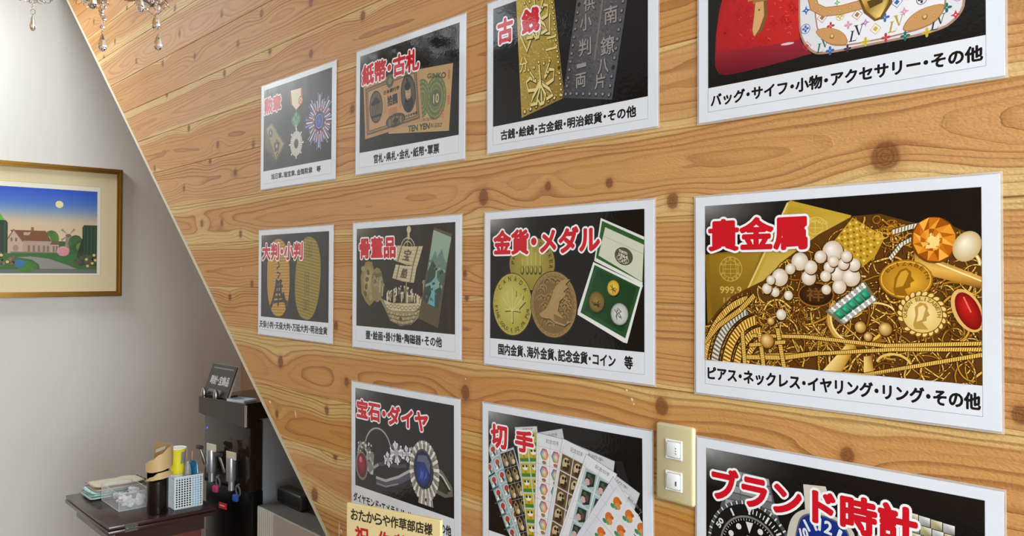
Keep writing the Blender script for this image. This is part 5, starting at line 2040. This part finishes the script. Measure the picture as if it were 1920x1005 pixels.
towel('folded_towel', 'mint green folded towel lying on the dark side table', M_mint, -3.375, -3.238, -.175, -.03, TZ + .0005, 3, 1)
towel('folded_towel', 'cream folded towel on top of the mint green one', M_beige, -3.365, -3.235, -.160, .03, TZ + .0272, 2, 4, .01)

# clear tray with wrapped pieces
M_clear = bpy.data.materials.new('clear acrylic')
M_clear.use_nodes = True
nt = M_clear.node_tree
pb = nt.nodes['Principled BSDF']
pb.inputs['Base Color'].default_value = (.9, .9, .9, 1)
pb.inputs['Roughness'].default_value = .06
pb.inputs['Alpha'].default_value = .13
pb.inputs['Specular IOR Level'].default_value = .9
M_edge = mat('acrylic edge', (214, 212, 208), .15, alpha=.5)
tr_ = thing('acrylic_tray', 'clear acrylic tray of plastic-wrapped pieces in front of the towels', 'tray', (-3.128, -.087, TZ))
x_, y_, h_ = .098, .052, .062
t_ = .0025
m = MB()
m.box(-x_, x_, -y_, y_, .0004, .003)
m.box(-x_, -x_ + t_, -y_, y_, .003, h_)
m.box(x_ - t_, x_, -y_, y_, .003, h_)
m.box(-x_ + t_, x_ - t_, -y_, -y_ + t_, .003, h_)
m.box(-x_ + t_, x_ - t_, y_ - t_, y_, .003, h_)
m.build('tray_body', M_clear, tr_, smooth=False)
m = MB()
for a_, b_ in (((-x_, -y_), (x_, -y_)), ((x_, -y_), (x_, y_)), ((x_, y_), (-x_, y_)), ((-x_, y_), (-x_, -y_))):
    m.tube([(a_[0], a_[1], h_), (b_[0], b_[1], h_)], .0013, 6)
    m.tube([(a_[0], a_[1], .001), (a_[0], a_[1], h_)], .0011, 6)
    m.tube([(a_[0], a_[1], .0022), (b_[0], b_[1], .0022)], .0011, 6)
m.build('tray_rim', M_edge, tr_)
M_wrap = mat('crinkled clear wrapping', (222, 220, 222), .18, spec=.8, alpha=.62)


def crumple(name, label, x, y, z, sx, sy, sz, seed, m, rz):
    b = MB()
    g = bmesh.ops.create_icosphere(b.bm, subdivisions=4, radius=1)
    r = random.Random(seed)
    dirs = [Vector((r.uniform(-1, 1), r.uniform(-1, 1), r.uniform(-1, 1))).normalized() for _ in range(26)]
    am = [r.uniform(.04, .17) for _ in dirs]
    for v in g['verts']:
        n = v.co.normalized()
        d = sum(a * max(0, 1 - abs(n.dot(q) - .4) * 3.2) for q, a in zip(dirs, am))
        n = n * (1.05 - d)
        v.co = Vector((n.x * sx, n.y * sy, max(n.z, -.8) * sz))
    lo = min(v.co.z for v in g['verts'])
    for v in g['verts']:
        v.co.z -= lo
    o = b.build(name, m, None, (x, y, z), (0, 0, rz), angle=25)
    return tag(o, label, 'package', 'wrapped pieces in the acrylic tray')


for k, (x, y, z, sx, sy, sz, lb) in enumerate(((-3.065, -.098, .0035, .030, .028, .026, 'round crinkled clear-wrapped piece at the near end of the acrylic tray'),
                                               (-3.120, -.098, .0035, .026, .030, .019, 'low crinkled clear-wrapped piece halfway along the acrylic tray'),
                                               (-3.180, -.088, .0035, .032, .034, .018, 'wide crinkled clear-wrapped piece at the towel end of the tray'),
                                               (-3.062, -.058, .0035, .026, .017, .030, 'upright crinkled clear-wrapped piece behind the round one'),
                                               (-3.125, -.060, .034, .034, .020, .016, 'crinkled clear-wrapped piece heaped on top of the others'))):
    crumple('wrapped_package', lb, x, y, TZ + z, sx, sy, sz, 40 + k, M_wrap, .5 * k)

# dark canister with beige cup holders
M_black = mat('dark brown plastic', (26, 18, 15), .22)
M_kraftp = mat('beige plastic', (206, 174, 122), .5)
CXY = (-2.938, -.040)
cz = thing('cup_holder_canister', 'tall dark brown canister holding beige paper-cup holders', 'canister', (CXY[0], CXY[1], TZ))
b = MB()
b.lathe([(0, .0005), (.0325, .0005), (.0345, .004), (.0350, .10), (.0335, .1015), (.0320, .10), (.0310, .008), (0, .008)], 36)
b.build('lower_body', M_black, cz)
b = MB()
# the cut-away upper shell: low in front, high at the back
n = 36
ri, ro = [], []
for k in range(n):
    t = 2 * PI * k / n
    back = .5 + .5 * math.cos(t - 2.55)
    h = .112 + .074 * back ** 1.3
    for R_, L_ in ((.0350, ro), (.0330, ri)):
        L_.append([b.bm.verts.new((R_ * math.cos(t), R_ * math.sin(t), z)) for z in (.1016, .11, h)])
for k in range(n):
    j = (k + 1) % n
    for i in range(2):
        b.bm.faces.new((ro[k][i], ro[j][i], ro[j][i + 1], ro[k][i + 1]))
        b.bm.faces.new((ri[k][i], ri[k][i + 1], ri[j][i + 1], ri[j][i]))
    b.bm.faces.new((ro[k][2], ro[j][2], ri[j][2], ri[k][2]))
    b.bm.faces.new((ro[k][0], ri[k][0], ri[j][0], ro[j][0]))
b.build('upper_shell', M_black, cz)


def swoosh(label, tops, bots, R_, a0, a1, flare):
    """a curved band round the canister: heights run from the left end to the flared right end"""
    b = MB()
    n = 30
    o_, i_ = [], []
    f0 = math.atan2(.739, .674)
    for k in range(n + 1):
        u = k / n
        t = f0 + a0 + (a1 - a0) * u

        def ev(tab):
            x = u * (len(tab) - 1)
            q = min(int(x), len(tab) - 2)
            w_ = x - q
            w_ = w_ * w_ * (3 - 2 * w_)
            return tab[q] * (1 - w_) + tab[q + 1] * w_
        rr_ = R_ + flare * max(0, u - .55) ** 2
        for L_, d in ((o_, 0), (i_, -.0012)):
            L_.append([b.bm.verts.new(((rr_ + d) * math.cos(t), (rr_ + d) * math.sin(t), z)) for z in (ev(bots), ev(tops))])
    for k in range(n):
        b.bm.faces.new((o_[k][0], o_[k + 1][0], o_[k + 1][1], o_[k][1]))
        b.bm.faces.new((i_[k][0], i_[k][1], i_[k + 1][1], i_[k + 1][0]))
        b.bm.faces.new((o_[k][1], o_[k + 1][1], i_[k + 1][1], i_[k][1]))
        b.bm.faces.new((o_[k][0], i_[k][0], i_[k + 1][0], o_[k + 1][0]))
    b.bm.faces.new((o_[0][0], o_[0][1], i_[0][1], i_[0][0]))
    b.bm.faces.new((o_[n][0], i_[n][0], i_[n][1], o_[n][1]))
    o = b.build('cup_holder', M_kraftp, None, (CXY[0], CXY[1], TZ))
    return tag(o, label, 'cup holder', 'beige cup holders on the dark canister')


swoosh('upper beige cup holder curling up beside the yellow cup', [.172, .176, .190, .208, .226, .232], [.150, .146, .146, .150, .156, .160], .0395, -PI * 1.02, PI * .18, .05)
swoosh('lower beige cup holder wrapped round the dark canister', [.117, .119, .130, .144, .147, .138], [.115, .115, .117, .121, .124, .134], .0366, -PI * 1.02, PI * .12, .06)

# white lattice basket
M_basket = mat('white plastic', (216, 224, 226), .4)
M_blue = mat('pale blue paper', (150, 196, 226), .7)
bx0, bx1, by0, by1, bh = -3.030, -2.924, .0125, .112, .114
bk = thing('lattice_basket', 'white plastic lattice basket at the dispenser end of the side table', 'basket', ((bx0 + bx1) / 2, (by0 + by1) / 2, TZ))
hx, hy = (bx1 - bx0) / 2, (by1 - by0) / 2


def lattice(ax, s, half, other):
    m = MB()
    nu, nv = 10, 12
    t = .0012

    def bx(u0, u1, z0, z1, th=t):
        p = s * other
        if ax == 'x':
            m.box(u0, u1, p - th, p + th, z0, z1)
        else:
            m.box(p - th, p + th, u0, u1, z0, z1)
    for k in range(nu + 1):
        u = -half + .003 + (2 * half - .006) * k / nu
        bx(u - .0017, u + .0017, .003, bh - .003)
    for k in range(nv + 1):
        z = .006 + (bh - .014) * k / nv
        bx(-half, half, z - .0014, z + .0014, t * .9)
    bx(-half - .0015, half + .0015, bh - .005, bh, .002)
    m.build('lattice_side', M_basket, bk, smooth=False)


lattice('x', -1, hx, hy)
lattice('x', 1, hx, hy)
lattice('y', -1, hy, hx)
lattice('y', 1, hy, hx)
MB().box(-hx, hx, -hy, hy, .0004, .003).build('basket_floor', M_basket, bk, smooth=False)
o = MB().box(-.0012, .0012, -.018, .018, 0, .102).build('blue_card', M_blue, None, (bx1 - .006, by1 - .024, TZ + .0032), smooth=False)
tag(o, 'pale blue card standing inside the lattice basket', 'card')
o = MB().box(-.006, .006, -.030, .030, 0, .100, .004, 2).build('basket_filler', M_black, None, (-2.9345, .046, TZ + .0035))  # added block, stands for the dark shade seen through the lattice holes
tag(o, 'added dark packet inside the lattice basket', 'filler')
# paper cups, bottle, pouch, sticks, kraft card
M_white = mat('white paper cup', (236, 234, 226), .6)
M_yellow = mat('yellow printed paper', (232, 214, 40), .5)
M_grey = mat('grey printed patch', (150, 146, 142), .5)
cup = thing('paper_cup', 'yellow paper cup with a white rim standing up out of the lattice basket', 'cup', (-2.985, .044, TZ + .1005))
b = MB()
b.lathe([(.0, .001), (.0205, .001), (.0205, .012)], 32, cap=False)
b.build('white_base', M_white, cup)
b = MB()
b.lathe([(.0207, .0125), (.024, .030), (.0222, .052), (.0255, .085), (.0292, .102)], 36, cap=False)
b.build('yellow_wall', M_yellow, cup)
b = MB()
b.lathe([(.0289, .1015), (.0312, .1025), (.0316, .1045), (.0300, .106), (.0280, .1045), (.0270, .098), (.0190, .055), (0, .055)], 36, cap=False)
b.build('rim', M_white, cup)
b = MB()
b.lathe([(.0227, .050), (.0245, .066), (.0258, .080), (.0278, .092)], 14, cap=False, a0=.15, a1=1.25)
b.build('grey_patch', M_grey, cup)
cw = thing('paper_cup', 'white paper cup under the yellow one inside the lattice basket', 'cup', (-2.985, .044, TZ + .0035))
b = MB()
b.lathe([(0, 0), (.022, 0), (.024, .04), (.0262, .094), (.0268, .0965), (.0240, .0965), (.022, .004), (0, .004)], 32, cap=False)
b.build('cup_wall', M_white, cw)
M_pet = mat('clear grey bottle plastic', (180, 184, 182), .15, spec=.7, alpha=.55)
b = MB()
b.lathe([(0, 0), (.0095, 0), (.011, .004), (.011, .128), (.009, .142), (.0055, .148), (.0055, .156), (0, .156)], 20)
tag(b.build('small_bottle', M_pet, None, (-2.955, .070, TZ + .0035)), 'slim clear grey bottle in the lattice basket beside the yellow cup', 'bottle')
M_teal = mat('teal blue film', (24, 110, 150), .15, spec=.7)
b = MB()
n, mz = 20, 14
rows = []
for k in range(mz + 1):
    v = k / mz
    z = .02 + .152 * v
    rx = .030 * (1 - .35 * max(0, v - .7) / .3)
    ry = .013 * (math.sin(PI * min(1, .12 + v * .86)) ** .6)
    rows.append([b.bm.verts.new((rx * math.cos(2 * PI * i / n), (ry + .0008 * math.sin(5 * i + k)) * math.sin(2 * PI * i / n), z)) for i in range(n)])
for r0, r1 in zip(rows, rows[1:]):
    for i in range(n):
        b.bm.faces.new((r0[i], r0[(i + 1) % n], r1[(i + 1) % n], r1[i]))
b.bm.faces.new(rows[0])
b.bm.faces.new(rows[-1])
po = thing('candy_pouch', 'shiny teal blue pouch poking out of the lattice basket', 'pouch', (-2.963, .0935, TZ - .0165), 0)
b.build('pouch_body', M_teal, po, rot=(0, 0, .25))
b = MB().box(-.010, .010, -.0015, .0015, .126, .146, .001, 1)
b.build('silver_label', M_steel, po, (.006, -.0155, 0), rot=(0, 0, .25))
M_pick = mat('pale wooden stick', (196, 150, 120), .6)
for k, (x, y, dx_, lb) in enumerate(((-3.010, .083, .004, 'thin wooden stick standing behind the yellow cup'), (-2.990, .0945, .006, 'thin wooden stick standing behind the blue pouch'),
                                    (-3.004, .102, -.004, 'thin wooden stick at the back corner of the lattice basket'))):
    b = MB().tube([(0, 0, 0), (dx_, .003, .188 - .006 * k)], .0017, 8)
    tag(b.build('wooden_stick', M_pick, None, (x, y, TZ + .0035)), lb, 'stick', 'sticks in the lattice basket')
M_kraft = mat('kraft card', (186, 148, 102), .7, vary=.06)
kc = thing('kraft_card', 'brown kraft card with a pale strip, upright behind the beige holders', 'card', (-3.090, .026, TZ), math.atan2(.739, .674))
MB().prism([(-.033, .0005), (.020, .0005), (.031, .205), (-.026, .213)], .0015).build('card', M_kraft, kc, smooth=False)
M_labelw = mat('pale label', (226, 218, 206), .6)
MB().prism([(-.024, .171), (.013, .186), (.014, .198), (-.022, .184)], .0006, T(0, -.0008, 0)).build('label_strip', M_labelw, kc, smooth=False)

# ------------------------------------------------------------------ water dispenser under the stair
M_gloss = mat('glossy black plastic', (44, 33, 25), .08, spec=.6)  # warm room reflection put into the brown base colour
M_blk = mat('satin black plastic', (14, 13, 13), .3)
M_sheetg = mat('light grey painted steel', (168, 178, 186), .45)
M_lever = mat('dark lever', (52, 50, 50), .3)
PH = math.atan2(.056, .289)
dsp = thing('water_dispenser', 'tall black water dispenser with two chrome taps under the sloping edge', 'water dispenser', (-3.101, .165, 0), PH)
DW, DD = .295, .33
# cap with a curved lower lip
b = MB()
pts = [(0, 1.02), (0, .962), (.05, .956), (.13, .952), (.19, .950), (.235, .945), (.275, .938), (DW, .935), (DW, 1.02)]
b.prism(pts, .05)
b.box(0, DW, .05, DD, .962, 1.02)
b.build('cap', M_gloss, dsp, smooth=False)
MB().box(.0, DW, -.0015, DD, 1.0202, 1.0232, .001, 1).build('top_lid', M_gloss, dsp, smooth=False)
b = MB()
b.lathe([(.006, .94), (.006, 1.018)], 12, T(DW - .004, .004, 0))  # added bright rod standing in for the highlight on the cap's rounded corner
b.build('corner_highlight', M_steel, dsp)
b = MB()
b.box(.004, DW - .002, .022, .075, .70, .955, .004, 2)
b.build('front_panel', M_gloss, dsp)
b = MB()
b.box(.004, DW - .002, .030, .078, .02, .70, .004, 2)
b.build('lower_front', M_blk, dsp)
MB().box(.006, DW - .003, .078, DD - .03, .02, .962, .006, 2).build('body_shell', M_sheetg, dsp)
MB().box(.02, DW - .02, .05, DD - .03, 0, .02).build('plinth', M_blk, dsp, smooth=False)
M_led = mat('blue indicator', (60, 60, 220), .4, emit=(80, 80, 255), estr=1.5)
b = MB().lathe([(0, 0), (.0032, 0), (.0032, .002), (0, .002)], 12, T(.026, .022, .905, PI / 2))
b.build('indicator', M_led, dsp)
M_tapl = mat('cream tap label', (206, 196, 172), .5)
M_pink = mat('pink tag', (196, 60, 120), .4)
M_btag = mat('blue tag', (50, 92, 180), .4)
M_clip = mat('smoky clip plastic', (120, 122, 126), .25, alpha=.7)
M_tap = mat('satin silver tap', (188, 192, 196), .34, .75)
for x, z, tm, word in ((.106, .755, M_pink, ''), (.229, .742, M_btag, '')):
    tp = MB()
    tp.lathe([(0, 0), (.0155, 0), (.017, .004), (.017, .080), (.0155, .084), (0, .084)], 28, T(x, -.014, z))
    t_ = tp.build('tap', M_tap, dsp)
    b = MB().lathe([(.010, -.034), (.0112, -.033), (.0112, 0), (.008, 0), (.008, -.034)], 20, T(x + .003, -.014, z), cap=False)
    b.build('spout', M_tap, t_)
    b = MB().box(x - .014, x + .014, .0, .03, z + .01, z + .07, .003, 1)
    b.build('tap_bracket', M_blk, t_)
    b = MB().tube([(x - .030, -.020, z + .028), (x - .031, -.030, z + .060), (x - .044, -.034, z + .088)], [.0065, .006, .005], 10)
    b.build('lever', M_steel, t_)
    b = MB().box(x - .060, x - .030, -.042, -.026, z + .084, z + .097, .003, 2)
    b.build('lever_cap', M_lever, t_)
    b = MB().box(x - .026, x + .034, -.018, -.015, z + .078, z + .106, .001, 1, M=Matrix.Identity(4))
    lab = b.build('tap_label', M_tapl, t_, smooth=False)
    b = MB()
    b.ring((x + .040, -.012, z - .030), .018, .0032, (0.2, 1, .1), 20, 6)
    b.tube([(x + .030, -.012, z - .016), (x + .044, -.012, z - .006)], .004, 8)
    b.build('child_lock', M_clip, t_)
    b = MB().box(x + .014, x + .040, -.020, -.006, z - .070, z - .044, .005, 2)
    b.build('tag', tm, t_)
st_ = MB().box(.092, .140, .0285, .0305, .612, .634).build('red_sticker', mat('red sticker', (200, 44, 54), .5), dsp, smooth=False)
MB().box(.098, .130, .0281, .0286, .621, .626).build('sticker_mark', mat('sticker print', (236, 170, 160), .5), st_, smooth=False)

# tilted sign and white slip lying on top of the dispenser
M_signb = mat('black sign print', (44, 40, 40), .3)
M_acry = mat('clear acrylic block edge', (226, 222, 216), .1, alpha=.8)
u_ = Vector((math.cos(PH), math.sin(PH), 0))
v_ = Vector((-math.sin(PH), math.cos(PH), 0))
O_ = Vector((-3.101, .165, 0))
p = O_ + u_ * .068 + v_ * .024
sg = thing('counter_sign', 'small tilted black sign with white lettering on top of the dispenser', 'sign', (p.x, p.y, 1.0236), PH - math.radians(7))
TL_ = math.radians(-20)
e_ = bpy.data.objects
face = MB().box(-.098, .094, -.002, .002, .006, .125).build('sign_face', M_signb, sg, rot=(TL_, 0, 0), smooth=False)
MB().box(-.099, .0975, .0022, .0075, .005, .126).build('acrylic_backing', M_acry, sg, rot=(TL_, 0, 0), smooth=False)
A = Art()
W_ = (206, 202, 198)
A.text('時計・宝飾品', (26, 44, 168, 78), W_, .9, 8)
for k in range(22):
    A.rect(22 + k * 7.0, 12, 27 + k * 7.0, 18 - (k % 3), (150, 146, 144))
for k in range(13):
    A.rect(34 + k * 7.6, 96, 39.5 + k * 7.6, 108 - 2 * (k % 2), (140, 136, 134))
obj('sign_lettering', A.mesh('sign_lettering', lambda x, y, d: ((x - 98) / 1000, -.0023 - d, .125 - y / 1000)), INK_MATT, sg, rot=(TL_, 0, 0))
for x in (-.066, .030):
    MB().lathe([(0, .0), (.009, .0), (.010, .006), (.009, .024), (.005, .031), (0, .033)], 16, T(x, -.011, 0)).build('stand_foot', M_steel, sg)
b = MB()
b.box(-.071, .035, .02, .03, 0, .004)
for x in (-.066, .030):
    b.box(x - .005, x + .005, -.002, .075, .0005, .0045)
b.build('stand_base', M_steel, sg, smooth=False)
p = O_ + u_ * .222 + v_ * .034
wd = thing('shallow_dish', 'small pale rectangular dish on the dispenser top beside the sign', 'dish', (p.x, p.y, 1.0236), PH + .1)
b = MB()
b.box(-.046, .046, -.030, .030, 0, .002)
for x0, x1, y0, y1 in ((-.046, -.043, -.03, .03), (.043, .046, -.03, .03), (-.043, .043, -.03, -.027), (-.043, .043, .027, .03)):
    b.box(x0, x1, y0, y1, .002, .008)
b.build('dish_body', mat('pale blue-white enamel', (206, 218, 226), .3), wd, smooth=False)

# ------------------------------------------------------------------ low cabinet under the stair, speaker on it
M_cab = mat('warm grey laminate', (176, 166, 152), .5)
M_cabtop = mat('grey cabinet top', (112, 108, 104), .4)
M_rib = mat('pale ribbed plastic', (206, 202, 192), .45)
CX0, CX1, CY0, CY1, CH = -2.788, -1.95, .257, .62, .66
cb = thing('low_cabinet', 'low warm grey cabinet with a ribbed end panel under the stair', 'cabinet', (CX0, CY0, 0))
Lc = CX1 - CX0
MB().box(0, Lc, .004, CY1 - CY0, .03, CH - .003).build('carcass', M_cab, cb, smooth=False)
MB().box(0, Lc, .002, CY1 - CY0, CH - .003, CH).build('cabinet_top', M_cabtop, cb, smooth=False)
b = MB()
b.box(.132, Lc, -.004, .004, .03, CH - .001, .0015, 1)
b.build('front_panel', M_cab, cb)
b = MB()
b.box(0, .130, .0, .004, .03, CH - .001)
for k in range(8):
    x = .006 + k * .0158
    b.lathe([(.0048, .03), (.0048, CH - .002)], 12, T(x + .004, .0, 0))
b.build('ribbed_panel', M_rib, cb)
MB().box(.02, Lc - .02, .02, CY1 - CY0 - .02, 0, .03).build('plinth', M_blk, cb, smooth=False)
M_spk = mat('black speaker grille', (17, 17, 18), .6, bump=.5, bscale=900)
M_spe = mat('dark grey speaker shell', (58, 57, 56), .35)
sp = thing('bluetooth_speaker', 'small black oblong speaker standing on the low cabinet', 'speaker', (-2.692, .327, CH), -.01)
sp.scale = (.9, 1, 1)
b = MB().box(-.100, .100, 0, .052, .003, .056, .007, 3)
b.build('shell', M_spe, sp)
b = MB().box(-.093, .093, -.0016, .006, .009, .050, .003, 2)
b.build('grille', M_spk, sp)
b = MB()
for k in range(6):
    b.lathe([(0, .0), (.0035, .0), (.003, .0016), (0, .0018)], 10, T(-.05 + k * .02, .026, .056))
b.build('buttons', M_blk, sp)
b = MB().box(-.09, .09, .008, .044, 0, .003)
b.build('foot_pad', M_blk, sp, smooth=False)
o = MB().box(-.15, .15, -.08, .08, 0, .062, .004, 2).build('storage_box', M_blk, None, (-2.435, .425, CH))
tag(o, 'flat black box on the low cabinet behind the speaker', 'box')

# ------------------------------------------------------------------ crystal chandelier
M_crystal = mat('cut crystal', (255, 255, 255), .0, spec=.5, trans=1.0)
M_chrome = mat('polished silver', (214, 212, 208), .08, 1.0)
M_candle = mat('ivory candle sleeve', (238, 234, 220), .5)
M_bulb = mat('frosted candle bulb', (255, 246, 226), .3, emit=(255, 236, 200), estr=2.0)
CH_ = Vector((-2.149, -.454, 0))
ch = thing('crystal_chandelier', 'silver chandelier hung with crystal drops and bead chains', 'chandelier', (CH_.x, CH_.y, 2.036))
# local z = 0 at the tip of the centre drop


def drop(h, w_, n=10):
    """faceted pear drop hanging from z=0 down to -h"""
    prof = [(.0004, 0), (.10 * w_, -.06 * h), (.32 * w_, -.35 * h), (.50 * w_, -.68 * h), (.46 * w_, -.84 * h), (.26 * w_, -.96 * h), (0, -h)]
    return prof, n


def add_drop(x, y, z, h=.038, w_=.021, pname='crystal_drop', par=None, n=9, rz=0.0):
    prof, n = drop(h, w_, n)
    b = MB().lathe(prof, n, T(0, 0, 0, 0, 0, rz))
    return b.build(pname, M_crystal, par or ch, (x, y, z), smooth=False)


def add_bead(x, y, z, r, par=None):
    b = MB()
    prof = [(0, r), (r * .62, r * .78), (r, r * .1), (r, -r * .1), (r * .62, -r * .78), (0, -r)]
    b.lathe(prof, 8)
    return b.build('crystal_bead', M_crystal, par or ch, (x, y, z), smooth=False)


def wire(pts, r, name='wire', par=None):
    return MB().tube(pts, r, 6).build(name, M_chrome, par or ch)


# stem and body
b = MB()
b.lathe([(0, .126), (.010, .128), (.020, .140), (.026, .156), (.020, .172), (.012, .185), (.010, .30), (.022, .33), (.028, .36), (.014, .40), (.008, .42), (.008, .52), (0, .52)], 24)
b.build('stem', M_chrome, ch)
b = MB()
for k in range(13):
    b.ring((0, 0, .535 + k * .034), .018, .0024, ((1, 0, 0) if k % 2 else (0, 1, 0)), 16, 6)
b.build('chain', M_chrome, ch)
b = MB().lathe([(0, .972), (.012, .972), (.05, .995), (.06, 1.015), (.06, 1.0235), (0, 1.0235)], 24)
b.build('ceiling_canopy', M_chrome, ch)
# centre pendant: bead string ending in a pear drop
add_drop(0, 0, .044, .044, .022, 'crystal_drop')
b = MB().ring((0, 0, .0475), .0035, .0006, (.67, .74, 0), 14, 5)
b.build('wire_ring', M_chrome, ch)
add_bead(0, 0, .060, .0062)
wire([(0, 0, .065), (0, 0, .075)], .0007)
for k in range(5):
    add_bead(.004 * math.sin(k * 2.3), .004 * math.cos(k * 2.3), .080 + k * .0098, .0056)
b = MB()
for k in range(7):
    b.ring((.005 * math.cos(k * 2), .005 * math.sin(k * 2), .084 + k * .008), .0052, .0007, (math.cos(k), math.sin(k), .5), 14, 5)
b.build('wire_rings', M_chrome, ch)
Rv = Vector((.674, .739, 0))
Fv = Vector((-.739, .674, 0))
for k in range(6):
    t = 2 * PI * k / 6 + .12
    d = Rv * math.cos(t) + Fv * math.sin(t)
    ax = d * .150
    pts = []
    for i in range(15):
        u = i / 14
        r_ = .018 + (.150 - .018) * u
        z = .176 - .045 * math.sin(PI * u) * (1 - .25 * u) + .032 * u
        pts.append((d.x * r_, d.y * r_, z))
    a_ = MB().tube(pts, .0042, 8).build('arm', M_chrome, ch)
    zb2 = .208
    b = MB().lathe([(.004, -.052), (.010, -.050), (.024, -.046), (.036, -.036), (.038, -.034), (.025, -.042), (.008, -.046), (.006, -.04)], 24, T(ax.x, ax.y, zb2), cap=False)
    b.build('drip_pan', M_chrome, a_)
    b = MB().lathe([(.011, -.048), (.012, .0), (.0105, .055), (0, .055)], 16, T(ax.x, ax.y, zb2))
    b.build('candle_sleeve', M_candle, a_)
    b = MB().lathe([(0, .055), (.006, .056), (.013, .075), (.010, .095), (.003, .118), (0, .122)], 16, T(ax.x, ax.y, zb2))
    b.build('bulb', M_bulb, a_)
    # rings looping round the pan
    b = MB()
    for q in range(10):
        s = 2 * PI * q / 10
        b.ring((ax.x + .037 * math.cos(s), ax.y + .037 * math.sin(s), zb2 - .043), .0085, .0007, (math.cos(s), math.sin(s), .9), 14, 5)
    b.build('pan_rings', M_chrome, a_)
# drops as they hang round the two arms in view
def hang(px, depth, ztop, h, w_):
    """lateral offset px (m), depth offset (m)"""
    q = Rv * px + Fv * depth
    return add_drop(q.x, q.y, ztop, h, w_), q


_, q = hang(-.178, .012, .0955, .042, .0145)
b = MB()
b.ring((q.x, q.y, .101), .0062, .0006, tuple(Fv), 16, 5)
b.ring((q.x, q.y, .131), .0062, .0006, tuple(Fv), 16, 5)
b.ring((q.x, q.y, .143), .0054, .0006, tuple(Fv), 16, 5)
b.build('wire_rings', M_chrome, ch)
for z in (.112, .119):
    add_bead(q.x, q.y, z, .0028)
wire([(q.x, q.y, .106), (q.x, q.y, .126)], .0006)
hang(-.191, -.02, .160, .042, .0150)
hang(-.051, .05, .172, .052, .0240)
hang(.132, .01, .0475, .042, .0215)
hang(.1345, -.008, .0915, .040, .0215)
q = Rv * .134
add_bead(q.x, q.y, .1065, .0088)
for k, (dx_, z) in enumerate(((-.012, .124), (-.003, .120), (.006, .124), (.012, .129), (-.020, .128))):
    add_bead(q.x + Rv.x * dx_, q.y + Rv.y * dx_, z, .0052)
for k, (x, z, dp) in enumerate(((.048, .134, .10), (-.10, .165, .12), (.075, .160, -.12), (-.075, .158, -.12))):
    hang(x, dp, z + .035, .040, .020)
b = MB()
for k in range(11):
    u = k / 10
    v3 = Rv * (-.205 + .10 * u)
    b.ring((v3.x, v3.y, .140 - .018 * math.sin(PI * u)), .0066, .0008, (math.cos(k * 1.3), math.sin(k * 1.3), .6), 14, 5)
b.build('link_swag', M_chrome, ch)
# bead garlands swung between the arms
for pa, pb_, sag, n in (((.062, .150), (.132, .086), .006, 9), ((.134, .092), (.172, .150), .010, 6)):
    b = MB()
    pts = []
    for i in range(n * 2 + 1):
        u = i / (n * 2)
        x = pa[0] + (pb_[0] - pa[0]) * u
        z = pa[1] + (pb_[1] - pa[1]) * u - sag * 4 * u * (1 - u)
        v3 = Rv * x
        pts.append((v3.x, v3.y, z))
    wire(pts, .0006, 'garland_wire')
    for i in range(1, n * 2, 2):
        v1, v2 = Vector(pts[i - 1]), Vector(pts[i + 1])
        qd = Vector((0, 0, 1)).rotation_difference((v2 - v1).normalized()).to_matrix().to_4x4()
        b.lathe([(0, .0040), (.0016, .0028), (.0018, -.0028), (0, -.0040)], 7, Matrix.Translation((v1 + v2) / 2) @ qd)
    b.build('bead_garland', M_crystal, ch, smooth=False)
